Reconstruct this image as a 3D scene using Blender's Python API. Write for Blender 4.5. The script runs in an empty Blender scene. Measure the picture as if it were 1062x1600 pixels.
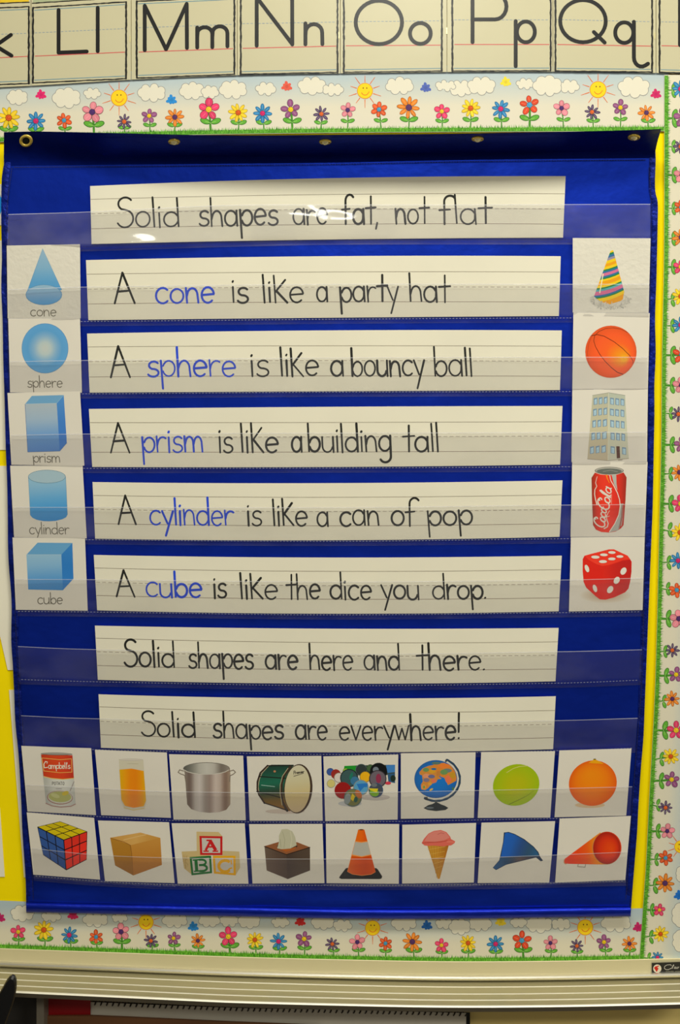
import bpy, math, random
from mathutils import Matrix, Vector
random.seed(7)
SC = bpy.context.scene
COL = SC.collection

# ------------------------------------------------------------------ camera
W, H, F = 1062, 1600, 2000.0
CAM = Vector((0.0, -1.70, 1.50))
Xc = Vector((37230, 82, -F)).normalized()
Dc = Vector(((F * F - 82 * 14237) / 37230, 14237, F)).normalized()
Dc = (Dc - Xc * Dc.dot(Xc)).normalized()
Zc = -Dc
Yc = Zc.cross(Xc).normalized()
M = Matrix((Xc, Yc, Zc))          # rows: world axes in camera coords, so M @ cam_dir = world_dir
def w(v): return M @ Vector(v)
cam = bpy.data.cameras.new('camera'); co = bpy.data.objects.new('camera', cam); COL.objects.link(co)
cam.sensor_fit = 'VERTICAL'; cam.sensor_height = 36; cam.lens = F * 36 / H
cam.clip_start = 0.05
R = Matrix((w((1, 0, 0)), w((0, -1, 0)), w((0, 0, -1)))).transposed().to_4x4()
co.matrix_world = Matrix.Translation(CAM) @ R
SC.camera = co

# ------------------------------------------------------------------ world, lamps, exposure
wd = bpy.data.worlds.new('room_light'); SC.world = wd; wd.use_nodes = True
wd.node_tree.nodes['Background'].inputs[0].default_value = (0.97, 0.93, 0.80, 1)
wd.node_tree.nodes['Background'].inputs[1].default_value = 0.11
def area(name, loc, sx, sy, power, col, aim=None):
    l = bpy.data.lights.new(name, 'AREA'); l.shape = 'RECTANGLE'; l.size = sx; l.size_y = sy
    l.energy = power; l.color = col
    o = bpy.data.objects.new(name, l); COL.objects.link(o); o.location = loc
    if aim: o.rotation_euler = (Vector(aim) - Vector(loc)).to_track_quat('-Z', 'Y').to_euler()
    return o
area('ceiling_lamp_near', (0.15, -0.98, 2.74), 1.7, 0.3, 20, (0.97, 0.955, 0.84))
area('ceiling_lamp_mid', (-0.02, -3.0, 2.74), 0.5, 0.55, 14, (0.97, 0.955, 0.84))
area('ceiling_lamp_right', (2.4, -2.6, 2.74), 1.2, 0.6, 30, (0.97, 0.95, 0.83))
SC.view_settings.view_transform = 'Standard'; SC.view_settings.look = 'None'
SC.view_settings.gamma = 1.0; SC.view_settings.use_curve_mapping = False
SC.view_settings.exposure = 1.07

# ------------------------------------------------------------------ helpers
PX = 0.00087                        # metres per photo pixel at the wall
def P(x, y, d=0.0):
    """point standing d metres in front of the wall, seen at photo pixel (x, y)"""
    r = w(((x - W / 2) / F, (y - H / 2) / F, 1))
    t = (-d - CAM.y) / r.y
    return CAM + r * t

def lin(c):
    c = c / 255.0
    return c / 12.92 if c <= 0.04045 else ((c + 0.055) / 1.055) ** 2.4
def rgb(c): return (lin(c[0]), lin(c[1]), lin(c[2]), 1.0)
def mixc(a, b, t): return tuple(a[i] + (b[i] - a[i]) * t for i in range(3))
def shade(c, k): return tuple(max(0, min(255, v * k)) for v in c)
def curve(pts):
    """piecewise linear/smooth function through (s, value) points"""
    def f(s):
        n = len(pts)
        if s <= pts[0][0]: i = 0
        elif s >= pts[-1][0]: i = n - 2
        else:
            i = 0
            while pts[i + 1][0] < s: i += 1
        x0, y0 = pts[i]; x1, y1 = pts[i + 1]
        m0 = (y1 - pts[i - 1][1]) / (x1 - pts[i - 1][0]) if i > 0 else (y1 - y0) / (x1 - x0)
        m1 = (pts[i + 2][1] - y0) / (pts[i + 2][0] - x0) if i < n - 2 else (y1 - y0) / (x1 - x0)
        h = x1 - x0; t = (s - x0) / h
        if t < 0: return y0 + m0 * (s - x0)
        if t > 1: return y1 + m1 * (s - x1)
        return ((2*t**3 - 3*t*t + 1) * y0 + (t**3 - 2*t*t + t) * h * m0 + (-2*t**3 + 3*t*t) * y1 + (t**3 - t*t) * h * m1)
    return f

def mesh_obj(name, vs, fs, mat, parent=None, smooth=False, cols=None):
    me = bpy.data.meshes.new(name)
    me.from_pydata([tuple(v) for v in vs], [], fs)
    if cols:
        a = me.color_attributes.new('Col', 'FLOAT_COLOR', 'POINT')
        a.data.foreach_set('color', [k for c in cols for k in c])
    if smooth: me.polygons.foreach_set('use_smooth', [True] * len(me.polygons))
    me.materials.append(mat); me.update()
    o = bpy.data.objects.new(name, me); COL.objects.link(o)
    if parent: o.parent = parent; o.matrix_parent_inverse = parent.matrix_world.inverted()
    return o
def tag(o, label=None, cat=None, group=None, kind=None):
    if label: o['label'] = label
    if cat: o['category'] = cat
    if group: o['group'] = group
    if kind: o['kind'] = kind
    return o
def thing(name, label, cat, loc, group=None):
    o = bpy.data.objects.new(name, None); COL.objects.link(o); o.empty_display_size = 0.02
    o.location = loc
    o.matrix_world = Matrix.Translation(loc)
    return tag(o, label, cat, group)

# ------------------------------------------------------------------ materials
def mat(name, col=(200, 200, 200), rough=0.6, metal=0.0, spec=0.5, bump=None, noise=None, coat=0.0, sheen=0.0, attr=False, scale_xyz=None):
    m = bpy.data.materials.new(name); m.use_nodes = True
    nt = m.node_tree; b = nt.nodes['Principled BSDF']
    b.inputs['Base Color'].default_value = rgb(col); b.inputs['Roughness'].default_value = rough
    b.inputs['Metallic'].default_value = metal; b.inputs['Specular IOR Level'].default_value = spec
    b.inputs['Coat Weight'].default_value = coat; b.inputs['Coat Roughness'].default_value = 0.12
    b.inputs['Sheen Weight'].default_value = sheen
    tc = nt.nodes.new('ShaderNodeTexCoord'); mp = nt.nodes.new('ShaderNodeMapping')
    nt.links.new(tc.outputs['Object'], mp.inputs[0])
    if scale_xyz: mp.inputs['Scale'].default_value = scale_xyz
    src = None
    if attr:
        at = nt.nodes.new('ShaderNodeAttribute'); at.attribute_name = 'Col'; src = at.outputs['Color']
        nt.links.new(src, b.inputs['Base Color'])
    if noise:
        sc, amt = noise
        n = nt.nodes.new('ShaderNodeTexNoise'); n.inputs['Scale'].default_value = sc; n.inputs['Detail'].default_value = 5
        nt.links.new(mp.outputs[0], n.inputs['Vector'])
        r = nt.nodes.new('ShaderNodeMapRange'); r.inputs['To Min'].default_value = 1 - amt; r.inputs['To Max'].default_value = 1 + amt
        r.inputs['From Min'].default_value = 0.25; r.inputs['From Max'].default_value = 0.75
        nt.links.new(n.outputs['Fac'], r.inputs['Value'])
        mx = nt.nodes.new('ShaderNodeVectorMath'); mx.operation = 'SCALE'
        if src: nt.links.new(src, mx.inputs[0])
        else: mx.inputs[0].default_value = rgb(col)[:3]
        nt.links.new(r.outputs[0], mx.inputs['Scale']); nt.links.new(mx.outputs[0], b.inputs['Base Color'])
    if bump:
        sc, st, dist = bump
        n2 = nt.nodes.new('ShaderNodeTexNoise'); n2.inputs['Scale'].default_value = sc; n2.inputs['Detail'].default_value = 4
        nt.links.new(mp.outputs[0], n2.inputs['Vector'])
        bp = nt.nodes.new('ShaderNodeBump'); bp.inputs['Strength'].default_value = st; bp.inputs['Distance'].default_value = dist
        nt.links.new(n2.outputs['Fac'], bp.inputs['Height']); nt.links.new(bp.outputs[0], b.inputs['Normal'])
        if coat: nt.links.new(bp.outputs[0], b.inputs['Coat Normal'])
    return m

M_ink = mat('printed_ink', rough=0.6, spec=0.25, attr=True)
M_ink_gloss = mat('laminated_print', rough=0.28, spec=0.6, attr=True, bump=(9, 0.15, 0.004))
M_strip = mat('sentence_strip_paper', (232, 226, 205), rough=0.75, spec=0.2, noise=(9, 0.03), bump=(14, 0.15, 0.002))
M_card = mat('card_paper', (226, 219, 205), rough=0.6, spec=0.3, noise=(11, 0.03), bump=(20, 0.1, 0.002))
M_lam = mat('laminated_card', (226, 220, 205), rough=0.35, spec=0.5, noise=(11, 0.03), coat=0.8, bump=(150, 0.5, 0.0012))
M_white = mat('white_paper', (238, 232, 212), rough=0.6, spec=0.3, noise=(9, 0.03))
M_yellow = mat('yellow_board_paper', (255, 228, 0), rough=0.7, spec=0.1, noise=(5, 0.06), bump=(6, 0.2, 0.004))
M_wall = mat('painted_wall', (246, 220, 138), rough=0.85, noise=(7, 0.03), bump=(260, 0.1, 0.001))
M_ceiling = mat('ceiling_tile', (225, 222, 210), rough=0.9, noise=(20, 0.03))
M_floor = mat('floor_carpet', (58, 50, 44), rough=0.9, noise=(12, 0.08))
M_blue = mat('blue_nylon', (27, 60, 203), rough=0.36, spec=0.12, metal=0.9, noise=(14, 0.10), bump=(30, 0.2, 0.004))
M_bluedark = mat('blue_binding', (9, 32, 132), rough=0.42, spec=0.3, metal=0.5, noise=(40, 0.3), bump=(55, 0.9, 0.006))
M_header = mat('shaded_header_nylon', (14, 36, 140), rough=0.42, spec=0.1, metal=0.88, noise=(30, 0.12), bump=(60, 0.4, 0.002))  # same blue nylon, darkened: shade under the leaning header put into the colour
M_satin = mat('blue_satin_hem', (10, 36, 165), rough=0.36, spec=0.3, metal=0.6, noise=(30, 0.12), bump=(40, 0.35, 0.003), scale_xyz=(1, 1, 3))
M_thread = mat('blue_thread', (12, 18, 70), rough=0.8)
M_threadw = mat('pale_thread', (150, 155, 175), rough=0.8)
M_brass = mat('brass', (240, 208, 96), rough=0.3, metal=0.5)
M_nail = mat('hook_metal', (250, 238, 180), rough=0.25, metal=0.4)
M_hole = mat('dark_hole', (16, 20, 10), rough=0.9)
M_alu = mat('anodised_aluminium', (176, 168, 132), rough=0.4, metal=0.55, noise=(4, 0.05), bump=(300, 0.08, 0.0006), scale_xyz=(0.1, 1, 1))
M_alud = mat('aluminium_edge', (212, 208, 196), rough=0.3, metal=0.8, noise=(5, 0.05))
M_rail = mat('rail_aluminium', (216, 206, 166), rough=0.5, metal=0.25, noise=(4, 0.04))
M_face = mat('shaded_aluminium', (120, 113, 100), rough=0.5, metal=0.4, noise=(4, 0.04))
M_rib = mat('aluminium_rib', (236, 232, 214), rough=0.35, metal=0.3)
M_black = mat('black_plastic', (9, 9, 11), rough=0.45, noise=(30, 0.1))
M_plate = mat('black_plate', (14, 13, 16), rough=0.35)
M_wire = mat('dark_coil_wire', (40, 32, 24), rough=0.4, metal=0.6)
M_pad = mat('pad_paper', (222, 214, 196), rough=0.8, noise=(30, 0.03))
M_red = mat('red_folder', (150, 6, 16), rough=0.5, noise=(20, 0.06))
M_wood = mat('brown_wood', (112, 72, 42), rough=0.5, noise=(8, 0.18), scale_xyz=(1, 1, 9))
M_post = mat('grey_post', (120, 112, 98), rough=0.6, noise=(20, 0.05))
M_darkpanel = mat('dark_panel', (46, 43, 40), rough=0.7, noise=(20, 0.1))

def film_mat(milk):
    m = bpy.data.materials.new('clear_vinyl'); m.use_nodes = True; nt = m.node_tree; nt.nodes.clear()
    out = nt.nodes.new('ShaderNodeOutputMaterial')
    tr = nt.nodes.new('ShaderNodeBsdfTransparent'); tr.inputs[0].default_value = (0.925, 0.925, 0.93, 1)
    df = nt.nodes.new('ShaderNodeBsdfDiffuse'); df.inputs[0].default_value = (0.60, 0.58, 0.64, 1)
    gl = nt.nodes.new('ShaderNodeBsdfGlossy'); gl.inputs['Roughness'].default_value = 0.09
    m1 = nt.nodes.new('ShaderNodeMixShader')
    m2 = nt.nodes.new('ShaderNodeMixShader')
    lw = nt.nodes.new('ShaderNodeLayerWeight'); lw.inputs[0].default_value = 0.5
    pw = nt.nodes.new('ShaderNodeMath'); pw.operation = 'POWER'; pw.inputs[1].default_value = 5.0
    fr = nt.nodes.new('ShaderNodeMapRange'); fr.inputs['To Min'].default_value = 0.04; fr.inputs['To Max'].default_value = 0.9
    tc = nt.nodes.new('ShaderNodeTexCoord'); n = nt.nodes.new('ShaderNodeTexNoise'); n.inputs['Scale'].default_value = 7; n.inputs['Detail'].default_value = 1.5
    mp = nt.nodes.new('ShaderNodeMapping'); mp.inputs['Scale'].default_value = (1, 1, 1.6)
    bp = nt.nodes.new('ShaderNodeBump'); bp.inputs['Strength'].default_value = 0.5; bp.inputs['Distance'].default_value = 0.012
    rg = nt.nodes.new('ShaderNodeMapRange'); rg.inputs['From Min'].default_value = 0.4; rg.inputs['From Max'].default_value = 0.62
    rg.inputs['To Min'].default_value = milk * .5; rg.inputs['To Max'].default_value = milk
    L = nt.links.new
    L(tc.outputs['Object'], mp.inputs[0]); L(mp.outputs[0], n.inputs['Vector']); L(n.outputs['Fac'], bp.inputs['Height'])
    n3 = nt.nodes.new('ShaderNodeTexNoise'); n3.inputs['Scale'].default_value = 16; n3.inputs['Detail'].default_value = 3
    L(mp.outputs[0], n3.inputs['Vector']); L(n3.outputs['Fac'], rg.inputs['Value']); L(rg.outputs[0], m1.inputs[0])
    L(bp.outputs[0], gl.inputs['Normal']); L(lw.outputs['Facing'], pw.inputs[0]); L(pw.outputs[0], fr.inputs['Value'])
    L(tr.outputs[0], m1.inputs[1]); L(df.outputs[0], m1.inputs[2])
    L(fr.outputs[0], m2.inputs[0]); L(m1.outputs[0], m2.inputs[1]); L(gl.outputs[0], m2.inputs[2])
    L(m2.outputs[0], out.inputs[0])
    return m
M_film = film_mat(0.055); M_film_milky = film_mat(0.13)
def filmedge_mat():
    m = bpy.data.materials.new('vinyl_edge_highlight'); m.use_nodes = True; nt = m.node_tree; nt.nodes.clear()  # whitish tone painted in as the highlight on the film's top edge
    out = nt.nodes.new('ShaderNodeOutputMaterial'); tr = nt.nodes.new('ShaderNodeBsdfTransparent')
    df = nt.nodes.new('ShaderNodeBsdfDiffuse'); df.inputs[0].default_value = (0.85, 0.85, 0.9, 1)
    mx = nt.nodes.new('ShaderNodeMixShader'); mx.inputs[0].default_value = 0.4
    nt.links.new(tr.outputs[0], mx.inputs[1]); nt.links.new(df.outputs[0], mx.inputs[2]); nt.links.new(mx.outputs[0], out.inputs[0])
    return m
M_edge = filmedge_mat()

# ------------------------------------------------------------------ ink: flat printed shapes lying on a sheet
LSTEP = 2.5e-5
def arc(cx, cy, rx, ry, a0, a1, n=None):
    n = n or max(5, int(abs(a1 - a0) / 18))
    return [(cx + rx * math.cos(math.radians(a0 + (a1 - a0) * i / n)), cy + ry * math.sin(math.radians(a0 + (a1 - a0) * i / n))) for i in range(n + 1)]
class Ink:
    def __init__(s, depth, tf=None):
        s.depth = depth; s.tf = tf or (lambda x, y: (x, y)); s.v = []; s.f = []; s.c = []; s.k = 0
    def _add(s, pts, cols, L):
        i0 = len(s.v); L = L + (s.k % 12) * .08
        for (x, y), c in zip(pts, cols):
            X, Y = s.tf(x, y)
            s.v.append(P(X, Y, s.depth(X, Y) + 6e-5 + L * LSTEP)); s.c.append(rgb(c))
        s.f.append(tuple(reversed(range(i0, i0 + len(pts)))))
    def poly(s, pts, col, L=0):
        s.k += 1; s._add(pts, [col] * len(pts), L)
    def grad(s, pts, p0, p1, stops, L=0, n=10):
        dx, dy = p1[0] - p0[0], p1[1] - p0[1]; q = dx * dx + dy * dy
        T = lambda p: ((p[0] - p0[0]) * dx + (p[1] - p0[1]) * dy) / q
        def cl(t):
            t = max(0, min(1, t)) * (len(stops) - 1); i = min(int(t), len(stops) - 2)
            return mixc(stops[i], stops[i + 1], t - i)
        def clip(pp, t0, sgn):
            out = []
            for i in range(len(pp)):
                a, b = pp[i], pp[(i + 1) % len(pp)]; ta, tb = (T(a) - t0) * sgn, (T(b) - t0) * sgn
                if ta >= 0: out.append(a)
                if (ta > 0 and tb < 0) or (ta < 0 and tb > 0):
                    k = ta / (ta - tb); out.append((a[0] + (b[0] - a[0]) * k, a[1] + (b[1] - a[1]) * k))
            return out
        for i in range(n):
            pp = pts
            if i > 0: pp = clip(pp, i / n, 1)
            if i < n - 1 and len(pp) > 2: pp = clip(pp, (i + 1) / n, -1)
            if len(pp) > 2: s._add(pp, [cl(T(p)) for p in pp], L)
    def ell(s, cx, cy, rx, ry, col, L=0, rot=0, n=24):
        c, si = math.cos(math.radians(rot)), math.sin(math.radians(rot))
        s.poly([(cx + x * c - y * si, cy + x * si + y * c) for x, y in arc(0, 0, rx, ry, 0, 360 - 360 / n, n - 1)], col, L)
    def rad(s, cx, cy, rx, ry, stops, L=0, fx=0, fy=0, rot=0, n=32, m=8):
        c, si = math.cos(math.radians(rot)), math.sin(math.radians(rot)); rings = []
        for k in range(1, m + 1):
            t = k / m; ring = []
            for i in range(n):
                a = 2 * math.pi * i / n; x, y = rx * math.cos(a) * t, ry * math.sin(a) * t
                ring.append((cx + x * c - y * si + fx * (1 - t), cy + x * si + y * c + fy * (1 - t)))
            rings.append(ring)
        def cl(t):
            t *= len(stops) - 1; i = min(int(t), len(stops) - 2); return mixc(stops[i], stops[i + 1], t - i)
        s.poly(rings[0], cl(0.5 / m), L)
        for k in range(m - 1):
            for i in range(n):
                j = (i + 1) % n
                s._add([rings[k][i], rings[k][j], rings[k + 1][j], rings[k + 1][i]], [cl((k + 1) / m)] * 2 + [cl((k + 2) / m)] * 2, L)
    def line(s, pts, wd, col, L=0, cap=True, wend=None):
        n = len(pts)
        if n < 2: return
        for q in range(1, n - 1):              # break the ribbon at sharp corners
            ax, ay = pts[q][0] - pts[q-1][0], pts[q][1] - pts[q-1][1]; bx, by = pts[q+1][0] - pts[q][0], pts[q+1][1] - pts[q][1]
            if ax * bx + ay * by < .25 * (math.hypot(ax, ay) * math.hypot(bx, by)):
                s.line(pts[:q+1], wd, col, L, cap, wend); s.line(pts[q:], wd if wend is None else wend, col, L, cap, wend); return
        a, b = [], []
        for i in range(n):
            p, q = pts[max(0, i - 1)], pts[min(n - 1, i + 1)]
            if 0 < i < n - 1:
                v1 = (pts[i][0] - p[0], pts[i][1] - p[1]); v2 = (q[0] - pts[i][0], q[1] - pts[i][1])
                l1 = math.hypot(*v1) or 1e-9; l2 = math.hypot(*v2) or 1e-9
                tx, ty = v1[0] / l1 + v2[0] / l2, v1[1] / l1 + v2[1] / l2
                k = math.hypot(tx, ty)
                if k < 0.3: tx, ty = v1[0] / l1, v1[1] / l1; sc = 1
                else: tx /= k; ty /= k; sc = min(1.5, 2 / k)
            else:
                tx, ty = q[0] - p[0], q[1] - p[1]; l = math.hypot(tx, ty) or 1e-9; tx /= l; ty /= l; sc = 1
            ww = wd if wend is None else wd + (wend - wd) * i / (n - 1)
            h = ww * 0.5 * sc
            a.append((pts[i][0] - ty * h, pts[i][1] + tx * h)); b.append((pts[i][0] + ty * h, pts[i][1] - tx * h))
        s.k += 1
        for i in range(n - 1): s._add([a[i], a[i + 1], b[i + 1], b[i]][::-1], [col] * 4, L)
        if cap:
            s.ell(pts[0][0], pts[0][1], wd / 2, wd / 2, col, L, n=10)
            we = wd if wend is None else wend
            s.ell(pts[-1][0], pts[-1][1], we / 2, we / 2, col, L, n=10)
    def build(s, name, parent, m=None):
        return mesh_obj(name, s.v, s.f, m or M_ink, parent, cols=s.c)

# stroke alphabet: x-height 1, ascender 1.9, y up
A_ = arc
G = {
 'a': (1.08, [A_(.46,.5,.42,.5,30,335)+[(.86,.35),(.87,1.0)], [(.86,1.0),(.93,0.0)]]),
 'b': (1.02, [[(.02,1.85),(.12,.02)], A_(.52,.48,.38,.48,165,-160)]),
 'c': (0.95, [A_(.5,.5,.44,.5,48,315)]),
 'd': (1.08, [A_(.47,.47,.43,.47,30,340), [(.82,1.85),(.93,0)]]),
 'e': (1.0, [[(.08,.5),(.84,.56)]+A_(.47,.5,.40,.5,12,315)]),
 'f': (0.85, [A_(.62,1.5,.34,.38,35,180)+[(.3,0)], [(0,.92),(.62,.97)]]),
 'g': (1.08, [A_(.46,.5,.42,.48,30,335), [(.84,1.0),(.9,-.3)]+A_(.5,-.35,.4,.36,5,-150)]),
 'h': (1.02, [[(.02,1.85),(.12,0)], [(.1,.45)]+A_(.48,.5,.34,.5,150,0)+[(.88,0)]]),
 'i': (0.35, [[(.1,.98),(.15,0)], [(.08,1.3),(.11,1.36)]]),
 'k': (0.95, [[(.02,1.85),(.14,0)], [(.72,1.55),(.12,.72)], [(.2,.78),(.85,0)]]),
 'l': (0.34, [[(.04,1.85),(.16,0)]]),
 'm': (1.5, [[(.04,1),(.12,0)], [(.1,.5)]+A_(.4,.5,.28,.48,150,0)+[(.72,0)], [(.7,.5)]+A_(1.0,.5,.28,.48,150,0)+[(1.33,0)]]),
 'n': (1.0, [[(.04,1),(.12,0)], [(.1,.45)]+A_(.46,.5,.34,.48,150,0)+[(.86,0)]]),
 'o': (1.02, [A_(.48,.5,.42,.48,100,460)]),
 'p': (1.02, [[(.04,1),(.18,-.75)], A_(.54,.5,.38,.48,160,-160)]),
 'r': (0.8, [[(.04,1),(.12,0)], [(.1,.45)]+A_(.48,.5,.36,.45,160,55)]),
 's': (0.82, [A_(.42,.74,.3,.25,35,250)+A_(.38,.25,.34,.25,80,-155)]),
 't': (0.8, [[(.4,1.75),(.42,0)], [(0,1.0),(.78,1.05)]]),
 'u': (1.02, [[(.04,1)]+A_(.43,.4,.36,.4,180,350), [(.82,1),(.88,0)]]),
 'v': (0.85, [[(0,1),(.38,0),(.76,1)]]),
 'w': (1.2, [[(0,1),(.3,0),(.55,.8),(.82,0),(1.1,1)]]),
 'y': (0.9, [[(0,1),(.42,.12)], [(.82,1),(.3,-.75)]]),
 'A': (1.1, [[(.38,1.95),(0,0)], [(.38,1.95),(1.0,0)], [(.14,.75),(.72,.8)]]),
 'S': (1.1, [A_(.52,1.5,.42,.4,35,235)+A_(.5,.55,.5,.55,70,-150)]),
 '.': (0.3, [[(.08,.03),(.12,.05)]]),
 ',': (0.3, [[(.12,.1),(.02,-.28)]]),
 '!': (0.35, [[(.14,1.85),(.12,.5)], [(.12,.05),(.14,.08)]]),
 'P': (1.0, [[(.1,1.6),(.1,0)], [(.1,1.6)]+A_(.5,1.2,.4,.4,90,-90)+[(.1,.8)]]),
 'O': (1.3, [A_(.6,.8,.55,.8,90,450)]),
 'T': (1.1, [[(.5,1.6),(.5,0)],[(0,1.6),(1,1.6)]]),
}
def write(ink, word, x0, x1, base, xh, wd, col, L=1, jit=0.0, wob=0.0):
    total = sum(G[c][0] for c in word) - 0.12
    k = (x1 - x0) / total; x = x0
    for c in word:
        adv, st = G[c]
        jy = random.uniform(-jit, jit) * xh; js = 1 + random.uniform(-jit, jit)
        for s_ in st:
            pts = [(x + px * k, base(x + px * k) - py * xh * js + jy) for px, py in s_]
            w0 = wd * random.uniform(1 - wob, 1 + wob)
            ink.line(pts, w0, col, L, wend=w0 * random.uniform(1 - wob, 1))
        x += adv * k

# ------------------------------------------------------------------ the setting
def box(name, x0, x1, y0, y1, z0, z1, m, parent=None):
    vs = [(x, y, z) for x in (x0, x1) for y in (y0, y1) for z in (z0, z1)]
    fs = [(0,1,3,2),(4,6,7,5),(0,4,5,1),(2,3,7,6),(0,2,6,4),(1,5,7,3)]
    return mesh_obj(name, vs, fs, m, parent)
tag(box('wall_back', -3, 3, 0.0, 0.12, 0, 2.8, M_wall), kind='structure')
tag(box('ceiling', -3, 3.5, -4.6, 0.12, 2.8, 2.9, M_ceiling), kind='structure')
tag(box('floor', -3, 3.5, -4.6, 0.12, -0.1, 0, M_floor), kind='structure')

def sheet(name, top, bot, xs, dt, db, m, parent=None, thick=0.0004, rows=4, left=None, right=None, cols=None, wave=None, smooth=False):
    """thin solid sheet between curves top(x) and bot(x); d runs from db (bottom) to dt (top)"""
    n = len(xs); vs = []; fs = []; cc = []
    for side in (0, 1):
        for j in range(rows + 1):
            v = j / rows
            for x in xs:
                yt, yb = top(x), bot(x); y = yt + (yb - yt) * v
                X = x
                if left is not None:
                    t = (x - xs[0]) / (xs[-1] - xs[0]); X = left(y) + (right(y) - left(y)) * t
                d = dt + (db - dt) * v - side * thick
                if wave: d += wave(X, y)
                vs.append(P(X, y, d)); cc.append(cols(v) if cols else (1, 1, 1, 1))
    N = n * (rows + 1)
    for j in range(rows):
        for i in range(n - 1):
            a = j * n + i
            fs.append((a, a + n, a + n + 1, a + 1)); fs.append((N + a, N + a + 1, N + a + n + 1, N + a + n))
    for i in range(n - 1):
        fs.append((i, i + 1, N + i + 1, N + i)); a = rows * n + i; fs.append((a, N + a, N + a + 1, a + 1))
    for j in range(rows):
        a = j * n; fs.append((a, N + a, N + a + n, a + n)); a = j * n + n - 1; fs.append((a, a + n, N + a + n, N + a))
    return mesh_obj(name, vs, fs, m, parent, cols=cc if cols else None, smooth=smooth)
def quadsheet(name, q, dt, db, m, parent=None, sag=(0, 0), nx=8, ny=4, thick=0.0004):
    """q = TL, TR, BR, BL in photo pixels"""
    TL, TR, BR, BL = q; vs = []; fs = []
    for side in (0, 1):
        for j in range(ny + 1):
            v = j / ny
            for i in range(nx + 1):
                t = i / nx; s = 4 * t * (1 - t)
                xt, yt = TL[0] + (TR[0] - TL[0]) * t, TL[1] + (TR[1] - TL[1]) * t + sag[0] * s
                xb, yb = BL[0] + (BR[0] - BL[0]) * t, BL[1] + (BR[1] - BL[1]) * t + sag[1] * s
                vs.append(P(xt + (xb - xt) * v, yt + (yb - yt) * v, dt + (db - dt) * v - side * thick))
    n = nx + 1; N = n * (ny + 1)
    for j in range(ny):
        for i in range(nx):
            a = j * n + i; fs.append((a, a + n, a + n + 1, a + 1)); fs.append((N + a, N + a + 1, N + a + n + 1, N + a + n))
    for i in range(nx):
        fs.append((i, i + 1, N + i + 1, N + i)); a = ny * n + i; fs.append((a, N + a, N + a + 1, a + 1))
    for j in range(ny):
        a = j * n; fs.append((a, N + a, N + a + n, a + n)); a = j * n + nx; fs.append((a, a + n, N + a + n, N + a))
    return mesh_obj(name, vs, fs, m, parent)
def quad_depth(q, dt, db, sag=(0, 0)):
    TL, TR, BR, BL = q
    def f(x, y):
        t = max(0, min(1, (x - (TL[0] + BL[0]) / 2) / ((TR[0] + BR[0] - TL[0] - BL[0]) / 2))); s = 4 * t * (1 - t)
        yt = TL[1] + (TR[1] - TL[1]) * t + sag[0] * s; yb = BL[1] + (BR[1] - BL[1]) * t + sag[1] * s
        return dt + (db - dt) * (y - yt) / (yb - yt)
    return f
lerpx = lambda a, b, n: [a + (b - a) * i / n for i in range(n + 1)]

# yellow backing paper of the bulletin board
yb = thing('backing_paper', 'bright yellow backing paper behind the blue pocket chart', 'paper', P(530, 1440, 0.0015))
sheet('paper_sheet', lambda x: 190, lambda x: 1450, lerpx(-60, 1052, 10), 0.0015, 0.0015, M_yellow, yb, thick=0.001)

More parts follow.
